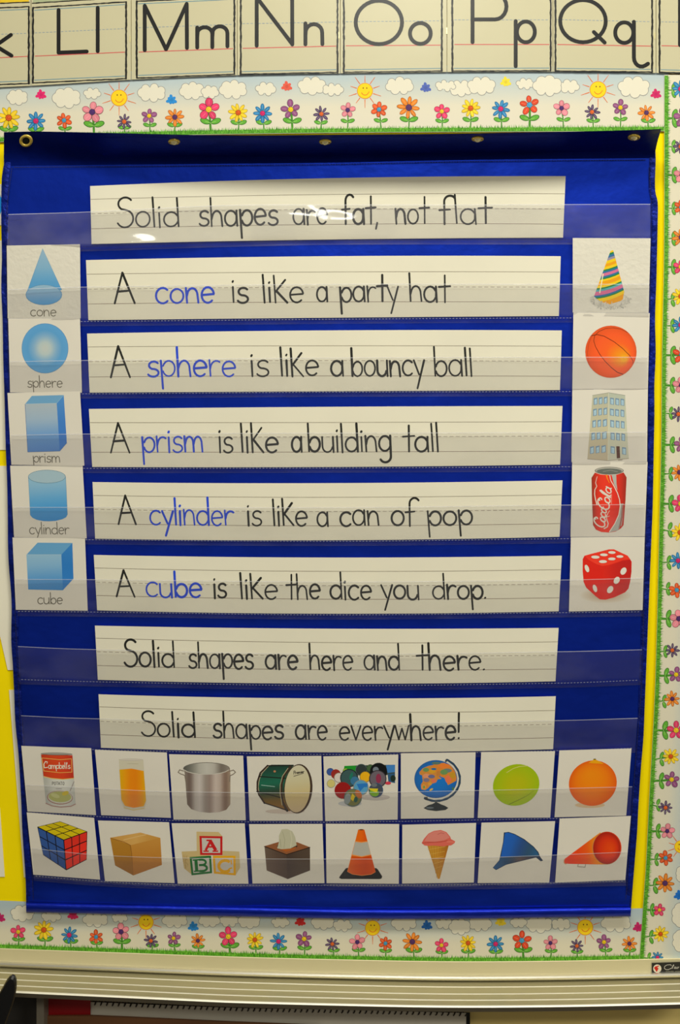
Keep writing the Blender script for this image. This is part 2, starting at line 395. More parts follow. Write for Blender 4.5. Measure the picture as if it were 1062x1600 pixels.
# ------------------------------------------------------------------ border strips with printed garden
GREEN = (96, 170, 40); DG = (52, 110, 28)
FL = {  # petals, colour, centre colour, petal width ratio, count
 'yellow': ((246, 206, 30), (224, 92, 30), .20, 9), 'blue': ((40, 130, 186), (222, 40, 110), .20, 8),
 'redorange': ((226, 88, 36), (78, 164, 204), .30, 6), 'pink': ((232, 138, 150), (82, 46, 112), .36, 5),
 'dark': ((84, 62, 100), (232, 106, 44), .18, 8), 'violet': ((150, 82, 130), (246, 206, 30), .32, 5),
 'orange': ((232, 130, 34), (92, 52, 104), .20, 8), 'hotpink': ((230, 62, 106), (246, 206, 40), .34, 5),
 'red': ((222, 72, 38), (80, 166, 208), .32, 5)}
def flower(parent, depth, kind, cx, cy, r, base, up=(0, -1), big=None):
    ink = Ink(depth); pc, cc, pw, n = FL[kind]
    sx, sy = -up[1], up[0]                    # side vector
    big = r > 13.5 and n == 5 if big is None else big
    sw = 3.4 if big else 1.9
    bx, by = base
    ink.line([(bx, by), ((bx + cx) / 2 + sx * .6, (by + cy) / 2 + sy * .6), (cx, cy)], sw, (70, 140, 38), 1)
    ls = (r * .62 if big else r * .52) + 1.8; hgt = abs((cx - bx) * up[0] + (cy - by) * up[1])
    lx, ly = bx + up[0] * hgt * .34, by + up[1] * hgt * .34
    for k in (-1, 1):
        ex, ey = lx + sx * k * ls * 1.1 + up[0] * ls * .4, ly + sy * k * ls * 1.1 + up[1] * ls * .4
        ang = math.degrees(math.atan2(ey - ly, ex - lx)); mx, my = (lx + ex) / 2, (ly + ey) / 2
        mx += (ex - lx) * .12; my += (ey - ly) * .12
        ink.ell(mx, my, ls * .68, ls * .38, DG, 2, ang, 16); ink.ell(mx, my, ls * .58, ls * .29, (98, 172, 54), 3, ang, 14)
        ink.line([(lx, ly), (mx, my)], .7, (160, 210, 110), 4, cap=False)
    a0 = random.uniform(-8, 8)
    for i in range(n):
        a = a0 + 90 + 360 / n * i + random.uniform(-5, 5); rr = r * random.uniform(.9, 1.06)
        ca, sa = math.cos(math.radians(a)), -math.sin(math.radians(a))
        L = 5 + 2 * (i % 2) + (2 if i == n - 1 and n % 2 else 0)
        mx, my = cx + ca * rr * .63, cy + sa * rr * .63; rot = math.degrees(math.atan2(sa, ca)); wv = rr * pw * random.uniform(.9, 1.1)
        ink.ell(mx, my, rr * .41, wv, shade(pc, .62), L, rot, 14); ink.ell(mx, my, rr * .37, wv * .84, shade(pc, random.uniform(.94, 1.06)), L + 1, rot, 14)
        ink.line([(cx + ca * rr * .45, cy + sa * rr * .45), (cx + ca * rr * .85, cy + sa * rr * .85)], .6, mixc(pc, (255, 245, 220), .4), L + 2, cap=False)
    ink.ell(cx, cy, r * .29, r * .29, shade(cc, .6), 12, 0, 16); ink.ell(cx, cy, r * .24, r * .24, cc, 13, 0, 16)
    ink.line(arc(cx, cy, r * .12, r * .12, 0, 250), .7, shade(cc, .72), 14, cap=False)
    return ink.build('printed_flower', parent)
def cloud(parent, depth, cx, cy, ww, hh, L0=1):
    ink = Ink(depth); n = 7 if ww > 32 else 6; ph = random.uniform(0, 40)
    cs = []
    for i in range(n):
        a = math.radians(ph + 360 / n * i); r = hh * random.uniform(.20, .25)
        cs.append((cx + math.cos(a) * (ww / 2 - r), cy + math.sin(a) * (hh / 2 - r), r))
    for x, y, r in cs: ink.ell(x, y, r + .8, r + .8, (140, 140, 138), L0, n=18)
    for x, y, r in cs: ink.ell(x, y, r, r, (226, 220, 200), L0 + 1, n=18)
    ink.ell(cx, cy, ww * .33, hh * .30, (226, 220, 200), L0 + 1)
    return ink.build('printed_cloud', parent)
def sun(parent, depth, cx, cy, r):
    ink = Ink(depth); O = (226, 110, 34)
    for i in range(10):
        a = math.radians(18 + 36 * i); k = 1.9 if i % 2 else 2.1
        ink.line([(cx + math.cos(a) * r * 1.12, cy + math.sin(a) * r * 1.12), (cx + math.cos(a) * r * k, cy + math.sin(a) * r * k)], 1.3, O, 3, wend=.7)
    ink.ell(cx, cy, r, r, (222, 130, 20), 4); ink.ell(cx, cy, r * .93, r * .93, (250, 208, 26), 5)
    ink.line(arc(cx, cy + r * .08, r * .45, r * .45, 20, 160), 1.1, O, 6)
    for k in (-1, 1): ink.ell(cx + k * r * .22, cy - r * .35, 1.0, 1.3, (110, 70, 20), 6, n=8)
    ink.ell(cx + r * .5, cy + r * .15, 1.4, 1.4, (250, 170, 30), 6, n=8)
    return ink.build('printed_sun', parent)
def butterfly(parent, depth, cx, cy, col, r=9):
    ink = Ink(depth)
    for a, k in ((100, .55), (35, .42), (200, .62), (250, .38), (-25, .6), (-60, .38), (150, .35)):
        x, y = cx + math.cos(math.radians(a)) * r * k, cy - math.sin(math.radians(a)) * r * k
        ink.ell(x, y, r * .42, r * .28, col, 3, -a, 12)
    ink.ell(cx, cy, r * .3, r * .3, shade(col, .92), 4, 0, 10)
    return ink.build('printed_butterfly', parent)
def grass(parent, depth, spine, wid, side, step=1.1, seed=1):
    """spine: photo points along the outer edge; side: unit vector the blades point to"""
    rnd = random.Random(seed); ink = Ink(depth)
    for i in range(len(spine) - 1):
        (x0, y0), (x1, y1) = spine[i], spine[i + 1]
        ink.poly([(x0, y0), (x1, y1), (x1 + side[0] * wid * .62, y1 + side[1] * wid * .62), (x0 + side[0] * wid * .62, y0 + side[1] * wid * .62)], (88, 158, 36), 0)
        l = math.hypot(x1 - x0, y1 - y0); tx, ty = (x1 - x0) / l, (y1 - y0) / l
        for k in range(int(l / step)):
            s = k * step; bx, by = x0 + tx * s, y0 + ty * s
            for q in (.15, .5):
                o = wid * (q + rnd.uniform(-.1, .1)); hh = wid * rnd.uniform(.3, .62); e = rnd.uniform(-1.8, 1.8)
                px, py = bx + side[0] * o, by + side[1] * o
                g = rnd.choice([(70, 140, 28), (104, 178, 48), (126, 196, 70), (84, 152, 34), (58, 122, 26)])
                ink.poly([(px - tx * .6, py - ty * .6), (px + tx * .6, py + ty * .6), (px + side[0] * hh + tx * e, py + side[1] * hh + ty * e)], g, 1 + (k % 3))
    return ink.build('printed_grass', parent)
SKY = (178, 194, 200); CREAM = (222, 214, 190)
BD = 0.0040
bdepth = lambda x, y: BD
# top strip
tb = thing('border_strip', 'flower garden paper border running under the alphabet cards', 'border', P(530, 207, BD))
top_b = curve([(-60, 226), (0, 222), (180, 214), (350, 210), (600, 207), (800, 206), (1040, 205)])
def skycol(v): return rgb(mixc(SKY, CREAM, max(0, min(1, (v - .12) / .5))))
sheet('strip_paper', curve([(-60, 118), (350, 108), (700, 102), (1045, 106)]), top_b, lerpx(-60, 1044, 30), BD, BD, M_ink, tb, rows=10, cols=skycol)
spine = [(x, top_b(x) - .5) for x in lerpx(-60, 1040, 40)]
grass(tb, bdepth, spine, 10, (0, -1), seed=3)
gy = lambda x: top_b(x) - 7
for k, x, y, r in [('yellow',13.5,184,18),('blue',56,189,15),('redorange',100,188,12),('pink',144,175,17),('dark',194,190,12),('violet',233,181,12),('orange',273,183,14),('hotpink',326,171,17),('yellow',372,176,15),('blue',410,177,14.5),('violet',454,171,15),('dark',502,178,12),('pink',543,172,12.5),('redorange',592,171,12.5),('orange',638.5,168,17.5),('hotpink',690,174,12),('yellow',735,169,15),('blue',782,170,14.5),('red',827,164,16),('pink',877,169,12.5),('dark',924.6,175,12),('violet',969,168,12.5),('orange',1009.6,176,13)]:
    flower(tb, bdepth, k, x, y, r, (x + random.uniform(-1, 3), gy(x)))
for i, (x, y, a, b) in enumerate([(27,152,33,25),(104,153,45,33),(144,146,27,18),(237,145,44,29),(300,142,40,28),(328,144,28,21),(364,140,44,30),(415,139,32,22),(487,134,44,29),(520,140,33,20),(624,134,44,28),(696,134,32,18),(720,138,38,26),(752,134,44,29),(820,131,28,18),(855,134,46,33),(889,135,32,22),(990,136,50,34)]):
    cloud(tb, bdepth, x, y, a, b, 1 + 2 * (i % 2))
for x, y, r in [(186,153,13),(570,142,12.5),(934,140,13.2)]: sun(tb, bdepth, x, y, r)
for x, y, c in [(64,148,(226,36,110)),(268,156,(40,140,214)),(448,135,(226,92,72)),(665,137,(84,104,180)),(790,128,(240,216,60)),(1024.6,147,(206,36,100))]: butterfly(tb, bdepth, x, y, c)
# bottom strip
bb = thing('border_strip', 'flower garden paper border below the chart, just above the metal rail', 'border', P(530, 1500, BD))
rail_top = curve([(-40, 1479), (0, 1481.5), (180, 1488), (360, 1494.5), (530, 1499), (700, 1502), (880, 1501), (1062, 1497), (1100, 1496)])
botb_top = curve([(-60, 1405), (0, 1407), (45, 1409), (530, 1420), (980, 1420), (1010, 1419)])
sheet('strip_paper', botb_top, lambda x: rail_top(x) + 3, lerpx(-60, 1008, 30), BD + .0002, BD + .0002, M_ink, bb, rows=10, cols=skycol)
bd2 = lambda x, y: BD + .0002
grass(bb, bd2, [(x, rail_top(x) + .5) for x in lerpx(-60, 1003, 40)], 10, (0, -1), seed=5)
for k, x, y, r in [('hotpink',28.5,1456,11.5),('yellow',68.5,1453,15),('blue',108,1461,13),('redorange',150,1464,11),('pink',189,1456,14),('dark',235.6,1470,11),('violet',271,1466,10.5),('orange',309,1470,11),('hotpink',356.5,1463.5,15),('yellow',398,1468.5,13),('blue',435,1471,13),('violet',475,1467,13),('dark',519,1475,10.5),('pink',558,1472,12),('redorange',602,1474,11),('orange',644,1471.5,15.5),('hotpink',689.5,1477,11),('yellow',731,1473.5,13),('blue',774,1475,13),('red',815,1469.6,14.5),('pink',859.6,1473.5,11),('dark',901,1478,10.5),('violet',943.4,1472,11.5),('orange',983,1474.5,11.5)]:
    flower(bb, bd2, k, x, y, r, (x + random.uniform(0, 3), rail_top(x) - 6))
for i, (x, y, a, b) in enumerate([(35,1427,37,26),(80,1432,31,18),(149,1437,40,24),(187,1434,25,16),(273,1438,40,24),(327,1438,34,22),(358,1438,30,22),(389,1439,35,24),(438,1441,28,18),(504,1441,36,24),(535,1446,30,20),(631,1442,40,26),(694,1443,28,18),(718,1448,34,26),(750,1443,36,25),(810,1441,26,18),(842,1444,42,28),(876,1444,30,20),(962,1442,47,30)]):
    cloud(bb, bd2, x, y, a, b, 1 + 2 * (i % 2))
for x, y, r in [(228,1441,12),(582,1450,12),(914,1449,12.5)]: sun(bb, bd2, x, y, r)
for x, y, c in [(0,1434,(190,36,100)),(114,1430,(216,40,96)),(302,1448,(40,130,200)),(469,1440,(206,44,44)),(667,1446,(36,100,176)),(782,1440,(236,206,50)),(997,1449,(196,36,100))]: butterfly(bb, bd2, x, y, c)
# right strip
rb = thing('border_strip', 'upright flower garden paper border down the right side of the yellow board', 'border', P(1040, 1500, .005))
gl_x = curve([(100, 1037.5), (400, 1037), (550, 1034), (700, 1032.5), (850, 1029), (980, 1026), (1100, 1022), (1260, 1013.3), (1350, 1009), (1420, 1004), (1500, 998.5)])
RD = 0.0050
rdep = lambda x, y: RD
def skycol2(v): return rgb(CREAM)
def vstrip():
    vs = []; fs = []; cc = []; ys = lerpx(117, 1500, 40); n = 8
    for y in ys:
        for i in range(n + 1):
            t = i / n; x = gl_x(y) + 80 * t
            vs.append(P(x, y, RD)); cc.append(rgb(mixc(CREAM, SKY, max(0, min(1, (t - .35) * 2)))))
    for j in range(40):
        for i in range(n): a = j * (n + 1) + i; fs.append((a, a + n + 1, a + n + 2, a + 1))
    o = mesh_obj('strip_paper', vs, fs, M_ink, rb, cols=cc)
vstrip()
grass(rb, rdep, [(gl_x(y) + .3, y) for y in lerpx(118, 1499, 60)][::-1], 9.5, (1, 0), seed=8)
for k, x, y, r, sy in [('blue',1063,139,14,141),('violet',1066,183,15,185),('dark',1063,229,12,229),('pink',1065,273,13,273.5),('redorange',1064,324,12,325.6),('orange',1064,371,14,372.5),('hotpink',1063,417,12,417),('yellow',1063,463,13,468),('blue',1063,508,13,509),('red',1065,554,15,555),('pink',1064,602,13,602),('dark',1059.5,647,11.5,645.6),('violet',1065,694,13,695),('orange',1061,738,13,740.6),('hotpink',1063,787,14,787),('yellow',1062,832,14,828),('blue',1059,876,13,879),('redorange',1057,922,12,920),('pink',1060,966.6,14,966.6),('dark',1050,1016,11,1018),('violet',1056,1054,12.5,1056),('orange',1050,1092,12,1096),('hotpink',1056,1141,15,1141),('yellow',1047.5,1182,13,1186),('violet',1049,1218,13,1220),('dark',1039.5,1262,11,1258),('pink',1042,1298.6,11.5,1298.6),('redorange',1039.5,1340.6,11.5,1343),('orange',1038.6,1380,15,1384),('hotpink',1030,1421.7,10,1421.7),('yellow',1031.5,1459.5,12.5,1464),('blue',1027,1496,9.5,1497)]:
    flower(rb, rdep, k, x, y, r, (gl_x(sy) + 6, sy), up=(1, 0), big=k in ('pink', 'hotpink', 'red', 'violet'))
sun(rb, rdep, 1063, 1323, 10)
butterfly(rb, rdep, 1061, 1399, (30, 110, 200))
for i, (x, y, a, b) in enumerate([(1063,1366,14,24),(1062,1430,26,38),(1062,1470,24,34)]): cloud(rb, rdep, x, y, a, b, 1 + 2 * (i % 2))

# ------------------------------------------------------------------ alphabet cards
AD = 0.0062
BK = (22, 22, 22); CB = (92, 140, 160); RD_ = (206, 84, 84)
seams = [-130, 48.5, 205, 370.5, 531.5, 698, 863.5, 1024.5, 1180]
seam_bot = curve([(-130, 142), (48, 134), (205, 124.5), (370, 117.5), (531, 114.5), (698, 112.5), (863, 112), (1024, 114), (1180, 120)])
cards = [  # letter, box left, right, bottom L, bottom R, top L, top R, dash L R, red L R
 ('K', -100, 45, 136, 130.5, 16, 10.5, 57, 52, 95, 88),
 ('L', 51.5, 197, 129.5, 123, 12, 3, 51.5, 44.5, 87.7, 81.5),
 ('M', 213.5, 366, 122, 116, 2, -5, 43.5, 38, 81.4, 76),
 ('N', 376, 527, 116, 113, -5, -10, 37, 34.5, 75.5, 72),
 ('O', 537, 690, 113, 111, -10, -12, 34, 32.5, 71.5, 70.5),
 ('P', 706.5, 860, 111, 110.5, -12, -14, 31, 31, 69.5, 69.5),
 ('Q', 867.5, 1018.5, 111, 112.5, -13, -12, 30.5, 34, 69.5, 72),
 ('R', 1030, 1170, 113, 117, -12, -8, 34, 37, 71.3, 75)]
C18 = lambda cx, cy, rx, ry: arc(cx, cy, rx, ry, 0, 360, 36)
LET = {
 'K': [[(-90, 20), (-90, 92)], [(-50, 18), (-88, 58), (-46, 92)], [(-14, 16), (-14, 90)], [(17, 54.5), (-12, 75)], [(-8, 71), (18, 87)]],
 'L': [[(91.5, 15.5), (91.5, 82.3), (135.5, 80.5)], [(152.6, 12), (152.6, 80)]],
 'M': [[(226, 9), (226, 78.5)], [(226, 9), (259.4, 77)], [(259.4, 77), (291.6, 6)], [(291.6, 6), (292, 75)],
       [(308, 43), (308, 74.3)], [(308, 58)] + arc(319.8, 53, 11.8, 10.5, 200, 360) + [(331.6, 73.7)], [(331.6, 58)] + arc(343.4, 52, 11.8, 11, 200, 360) + [(355.2, 72.5)]],
 'N': [[(400.9, -4), (400.9, 71.5)], [(401, -4), (456.5, 69)], [(456.3, -8), (456.5, 69.5)], [(477, 36.5), (477, 69.3)], [(477, 55)] + arc(490.2, 51, 13, 13.3, 195, 360) + [(503.5, 69)]],
 'O': [C18(591.7, 35, 36.2, 34), C18(656.5, 52.3, 16.2, 16.3)],
 'P': [[(738, -10), (738, 66)], [(738, -10), (773, -10)] + arc(773, 10.2, 18, 20.2, -90, 90) + [(738, 30.4)], [(805.4, 33), (805.4, 103.5)], C18(821.3, 49.8, 14, 16.2)],
 'Q': [C18(910.5, 33, 35.6, 33), [(927.4, 50), (944.4, 66.5)], C18(975, 51, 14.2, 16), [(990, 34), (990, 88)] + arc(1002, 90, 12, 14, 180, 60) + [(1012, 99.5)]],
 'R': [[(1062, -8), (1062, 70.5)], [(1062, -8), (1090, -8)] + arc(1090, 12, 18, 20, -90, 90) + [(1062, 32)], [(1090, 32), (1106, 71)], [(1128, 40), (1128, 74)], [(1128, 56)] + arc(1142, 54, 13, 12, 200, 320)]}
for ci, (ch, bl, br, yl, yr, tl, tr, d0, d1, r0, r1) in enumerate(cards):
    lab = {'K': 'cream alphabet card cut off at the left edge, showing part of a lowercase k',
           'R': 'cream alphabet card cut off at the right edge with only a black stem showing'}.get(ch, 'cream alphabet card printed with black letters %s%s' % (ch, ch.lower()))
    x0, x1 = seams[ci] + .4, seams[ci + 1] - .4
    t = thing('alphabet_card', lab, 'card', P((x0 + x1) / 2, seam_bot((x0 + x1) / 2), AD), 'alphabet cards above the chart')
    sheet('card_sheet', lambda x: -70, seam_bot, lerpx(x0, x1, 6), AD, AD, M_ink_gloss, t, rows=3, cols=lambda v: rgb((198, 191, 158)), thick=.0005)
    dep = lambda x, y: AD
    at = lambda a, b, x: a + (b - a) * (x - bl) / (br - bl)
    ink = Ink(dep)
    def wob(p, q, wd=2.6):
        n = 26; pts = []
        for i in range(n + 1):
            k = i / n; pts.append((p[0] + (q[0] - p[0]) * k + random.uniform(-.35, .35), p[1] + (q[1] - p[1]) * k + random.uniform(-.3, .3)))
        for i in range(n): ink.line(pts[i:i + 2], wd * random.uniform(.75, 1.15), BK, 2)
    wob((bl, tl), (bl, yl), 3.0); wob((br, tr), (br, yr), 3.0); wob((bl, yl), (br, yr), 2.0); wob((bl, tl), (br, tr), 2.0)
    # picture box above the letter box
    wob((bl - 1, tl - 7), (br + 1, tr - 7), 1.8)
    ink.poly([(bl, tl - 60), (br, tr - 60), (br, tr - 8), (bl, tl - 8)], {'K': (226, 190, 40), 'L': (170, 178, 140)}.get(ch, (190, 200, 170)), 1)
    ink.build('printed_frame', t, M_ink_gloss)
    ink = Ink(dep)
    ink.line([(bl + 2, tl + 4), (br - 2, tr + 4)], 1.1, CB, 1, cap=False)
    ink.line([(bl + 2, yl - 4.2), (br - 2, yr - 4.2)], 1.1, CB, 1, cap=False)
    ink.line([(bl + 3, r0), (br - 2, r1)], 1.3, RD_, 1, cap=False)
    nd = 24
    for i in range(nd):
        xa = bl + 3 + (br - bl - 5) * i / nd; xb = xa + (br - bl) / nd * .6
        ink.line([(xa, at(d0, d1, xa)), (xb, at(d0, d1, xb))], .9, (130, 150, 170), 1, cap=False)
    ink.build('ruled_lines', t, M_ink_gloss)
    for st_name, sts in (('printed_letter', LET[ch]),):
        # capital and small letter are separate parts
        if ch == 'L': sp = 1
        elif ch == 'K': sp = 2
        elif ch in 'M': sp = 4
        elif ch == 'N': sp = 3
        elif ch == 'O': sp = 1
        elif ch == 'P': sp = 2
        elif ch == 'Q': sp = 2
        else: sp = 3
        for part in (sts[:sp], sts[sp:]):
            ink = Ink(dep)
            for s_ in part: ink.line(s_, 6.1, (20, 20, 22), 3)
            ink.build(st_name, t, M_ink_gloss)
# staples in the gutters
st_p = []
for x, y in [(203, 61), (529.5, 55), (697.5, 48), (1022.5, 56)]:
    o = sheet('staple', lambda x_: y - 5, lambda x_: y + 5, [x - .9, x + .9], AD + .0006, AD + .0006, M_nail, None, rows=1, thick=.0005)
    tag(o, {203: 'small upright staple between the Ll and Mm cards', 529.5: 'small upright staple between the Nn and Oo cards', 697.5: 'small upright staple between the Oo and Pp cards', 1022.5: 'small upright staple right of the Qq card'}[x], 'staple', 'staples between the alphabet cards')

# ------------------------------------------------------------------ papers pinned behind the chart on the left
for q, lab, blue in [
    (((-60, 288), (60, 288), (60, 352), (-60, 352)), 'small sheet with a bright blue shape peeking out left of the chart', True),
    (((-60, 376), (60, 376), (60, 703), (-60, 703)), 'white paper sheet behind the upper left edge of the blue chart', False),
    (((-60, 728), (60, 728), (60, 1047), (12, 1047)), 'white paper sheet with slanting edge behind the middle left of the chart', False),
    (((14, 1078), (80, 1078), (90, 1371), (37.5, 1371)), 'narrow white paper sheet behind the lower left edge of the chart', False),
    (((-90, 1262), (0, 1262), (7.5, 1370), (-90, 1370)), 'white paper corner at the far left, clear of the chart on yellow', False)]:
    t = thing('paper_sheet', lab, 'paper', P((q[3][0] + q[2][0]) / 2, q[2][1], .0025), 'papers pinned left of the chart')
    quadsheet('sheet', q, .0026, .0026, M_white, t)
    if blue:
        ink = Ink(lambda x, y: .0026); ink.ell(-26, 320, 30, 31, (20, 150, 235), 1); ink.build('printed_shape', t)

# ------------------------------------------------------------------ blue pocket chart
chart = thing('pocket_chart', 'royal blue nylon pocket chart with clear vinyl pockets and brass eyelets', 'chart', P(530, 1430, .006))
LE = curve([(205, 6), (225, 7.5), (240, 10), (262, 5), (285, 2.5), (350, 2), (400, 3), (450, 2), (500, 4), (560, 5), (620, 7), (700, 9), (750, 11), (800, 12), (870, 13), (940, 18), (1000, 17.5), (1040, 20), (1080, 22), (1130, 24), (1180, 29), (1250, 33), (1300, 35), (1375, 40), (1424, 41)])
RE = curve([(222, 1023), (250, 1024), (280, 1023), (300, 1023.5), (315, 1027), (350, 1027), (400, 1026), (440, 1025), (500, 1023), (550, 1024), (600, 1022), (650, 1022), (700, 1021), (760, 1020), (800, 1019), (850, 1017), (900, 1015), (950, 1013), (1000, 1011), (1050, 1009), (1100, 1007), (1150, 1005), (1200, 1001), (1260, 997), (1300, 995), (1350, 991), (1400, 987), (1432, 984.8)])
LI = curve([(240, 23), (335, 12), (500, 13), (600, 15.5), (730, 18), (840, 22), (950, 25), (1065, 30), (1166, 35), (1270, 43), (1370, 52), (1424, 54)])
RI = curve([(240, 1010), (320, 1015.5), (500, 1013), (608, 1011), (700, 1010), (840, 1007), (950, 1004), (1062, 1001), (1166, 993), (1270, 985), (1380, 978), (1430, 973)])
BE = curve([(41, 1424.5), (52, 1425), (200, 1428.5), (360, 1431.5), (530, 1435), (700, 1435.5), (850, 1433.5), (985, 1431.5)])
TE = curve([(5, 207), (60, 206), (180, 208.5), (350, 212), (530, 211), (700, 209.5), (900, 206), (1010, 203), (1033, 201)])
def grid(fn, nu, nv, name, m, parent, smooth=True, flip=False):
    vs = [fn(i / nu, j / nv) for j in range(nv + 1) for i in range(nu + 1)]; n = nu + 1
    fs = [(j*n+i, (j+1)*n+i, (j+1)*n+i+1, j*n+i+1) for j in range(nv) for i in range(nu)]
    if flip: fs = [tuple(reversed(f)) for f in fs]
    return mesh_obj(name, vs, fs, m, parent, smooth)
def noise2(x, y, s):
    from mathutils import noise
    return noise.noise(Vector((x / s, y / s, 3.7)))
# main cloth
def cloth(u, v):
    y = 246 + (1424 - 246) * v; x0, x1 = LE(y) + 3, RE(y) - 3; x = x0 + (x1 - x0) * u
    yb_ = BE(x) - 8; y = 246 + (yb_ - 246) * v
    x0, x1 = LE(y) + 3, RE(y) - 3; x = x0 + (x1 - x0) * u
    d = .0070 + noise2(x * .5, y, 60) * .0006
    if y > 1385: d += .004 * math.sin((y - 1385) / 45 * math.pi * .5) + noise2(x, y * 3, 110) * .0025
    return P(x, y, d)
grid(cloth, 60, 110, 'cloth_panel', M_blue, chart)
# header that leans out over the panel
def HH(x): return curve([(0, .018), (60, .024), (130, .038), (230, .052), (560, .058), (900, .056), (1035, .046)])(x)
hs = curve([(0, 261.5), (200, 260), (360, 258.5), (530, 256.5), (700, 253), (860, 251), (1009, 250), (1040, 250)])
def header(u, v):
    # v 0 bottom (y 249) -> 1 top edge
    x = 6 + u * (1023 - 6); top = TE(x); xx = x
    if u > .97: xx = x + (u - .97) / .03 * 10 * v ** 2.2
    y0_ = hs(x) - 3; y = y0_ + (top - y0_) * v
    d = .0078 + HH(x) * (v ** 1.7) + noise2(x, y, 40) * .0008 * v
    return P(xx, y, d)
grid(header, 90, 10, 'header_band', M_header, chart)
def header_back(u, v):
    p0 = header(u, 1.0); p1 = header(u, .15)
    p = p0.lerp(p1, v); return p + Vector((0, .0012 + .004 * math.sin(v * math.pi), .0006))
grid(header_back, 90, 5, 'header_lining', M_header, chart, flip=True)
# side bindings
for nm, E, I, sg in (('left', LE, LI, 1), ('right', RE, RI, -1)):
    def bind(u, v, E=E, I=I, sg=sg):
        y = 226 + (1426 - 226) * v; e = E(y); w_ = 11 if sg > 0 else 10
        i_ = e + sg * w_; x = e + (i_ - e) * u
        puck = .0006 * math.sin(y / 19.0 + math.sin(y / 47.0) * 2) + .0030 * max(-.2, noise2(7, y, 13)) * max(0, noise2(90, y, 55) + .25)
        return P(x, y, .0078 + abs(math.sin(u * math.pi)) ** .5 * .0008 + puck * math.sin(u * math.pi * .9 + .2))
    o = grid(bind, 6, 260, 'side_binding', M_bluedark, chart, flip=sg < 0)
def bhem(u, v):
    x = 41 + (985 - 41) * u; y1 = BE(x); a = v * math.pi
    y = y1 - 7 + 7.5 * (-math.cos(a)) * 1.0
    return P(x, y, .0125 + math.sin(a) * .0060 + noise2(x, 10, 60) * .0006)
grid(bhem, 90, 10, 'bottom_hem', M_satin, chart)
# stitching on cloth
def stitches(parent, fn, n, dash, m, dd, wd=.8, name='stitching'):
    vs = []; fs = []
    for i in range(n):
        a, b = fn((i) / n), fn((i + dash) / n)
        i0 = len(vs)
        tx, ty = b[0] - a[0], b[1] - a[1]; l = math.hypot(tx, ty) or 1; nx, ny = -ty / l * wd / 2, tx / l * wd / 2
        for p in ((a[0]-nx, a[1]-ny), (b[0]-nx, b[1]-ny), (b[0]+nx, b[1]+ny), (a[0]+nx, a[1]+ny)): vs.append(P(p[0], p[1], dd))
        fs.append((i0+3, i0+2, i0+1, i0))
    o = mesh_obj(name, vs, fs, m, parent); o['kind'] = 'stuff'; return o
stitches(chart, lambda t: (22 + 987 * t, hs(22 + 987 * t)), 240, .85, M_thread, .0094, 1.1)
stitches(chart, lambda t: (LI(262 + 1160 * t) - 1.5, 262 + 1160 * t), 260, .8, M_thread, .0096, .9)
stitches(chart, lambda t: (RI(262 + 1160 * t) + 1.5, 262 + 1160 * t), 260, .8, M_thread, .0096, .9)
# eyelets
def ring(parent, cx, cy, rad_m, nail):
    u = (cx - 6) / 1017; v = (hs(cx) - 3 - cy) / (hs(cx) - 3 - TE(cx))
    p = header(u, v); du = (header(u + .002, v) - header(u - .002, v)).normalized(); dv = (header(u, v + .05) - header(u, v - .05)).normalized()
    nn = du.cross(dv).normalized()
    if nn.y > 0: nn = -nn
    vs = []; fs = []; A, B = 28, 8; mr = rad_m * .24
    for i in range(A):
        a = 2 * math.pi * i / A
        for j in range(B):
            b = 2 * math.pi * j / B; rr = rad_m * .8 + mr * math.cos(b)
            vs.append(p + du * (rr * math.cos(a)) + dv * (rr * math.sin(a)) + nn * (mr * math.sin(b) * .8 + .0008))
    for i in range(A):
        for j in range(B): fs.append((i*B+j, ((i+1)%A)*B+j, ((i+1)%A)*B+(j+1)%B, i*B+(j+1)%B))
    g = mesh_obj('eyelet', vs, fs, M_brass, parent, True)
    hv = [p + du * (rad_m * .7 * math.cos(2*math.pi*i/20)) + dv * (rad_m * .7 * math.sin(2*math.pi*i/20)) + nn * .0006 for i in range(20)]
    mesh_obj('eyelet_hole', hv, [tuple(range(20))], M_hole, g)
    if nail:
        vs = []; fs = []; c = p + nn * .0012
        for j in range(5):
            b = math.pi / 2 * j / 4; rr = rad_m * .62 * math.cos(b)
            for i in range(12): vs.append(c + du * rr * math.cos(2*math.pi*i/12) + dv * rr * math.sin(2*math.pi*i/12) + nn * rad_m * .5 * math.sin(b))
        for j in range(4):
            for i in range(12): fs.append((j*12+i, j*12+(i+1)%12, (j+1)*12+(i+1)%12, (j+1)*12+i))
        mesh_obj('hook_tip', vs, fs, M_nail, g, True)
ring(chart, 41, 219.5, .0088, False)
for x, y in ((272, 220.5), (508, 220.5), (746, 216), (990, 213.5)): ring(chart, x, y, .0076, True)

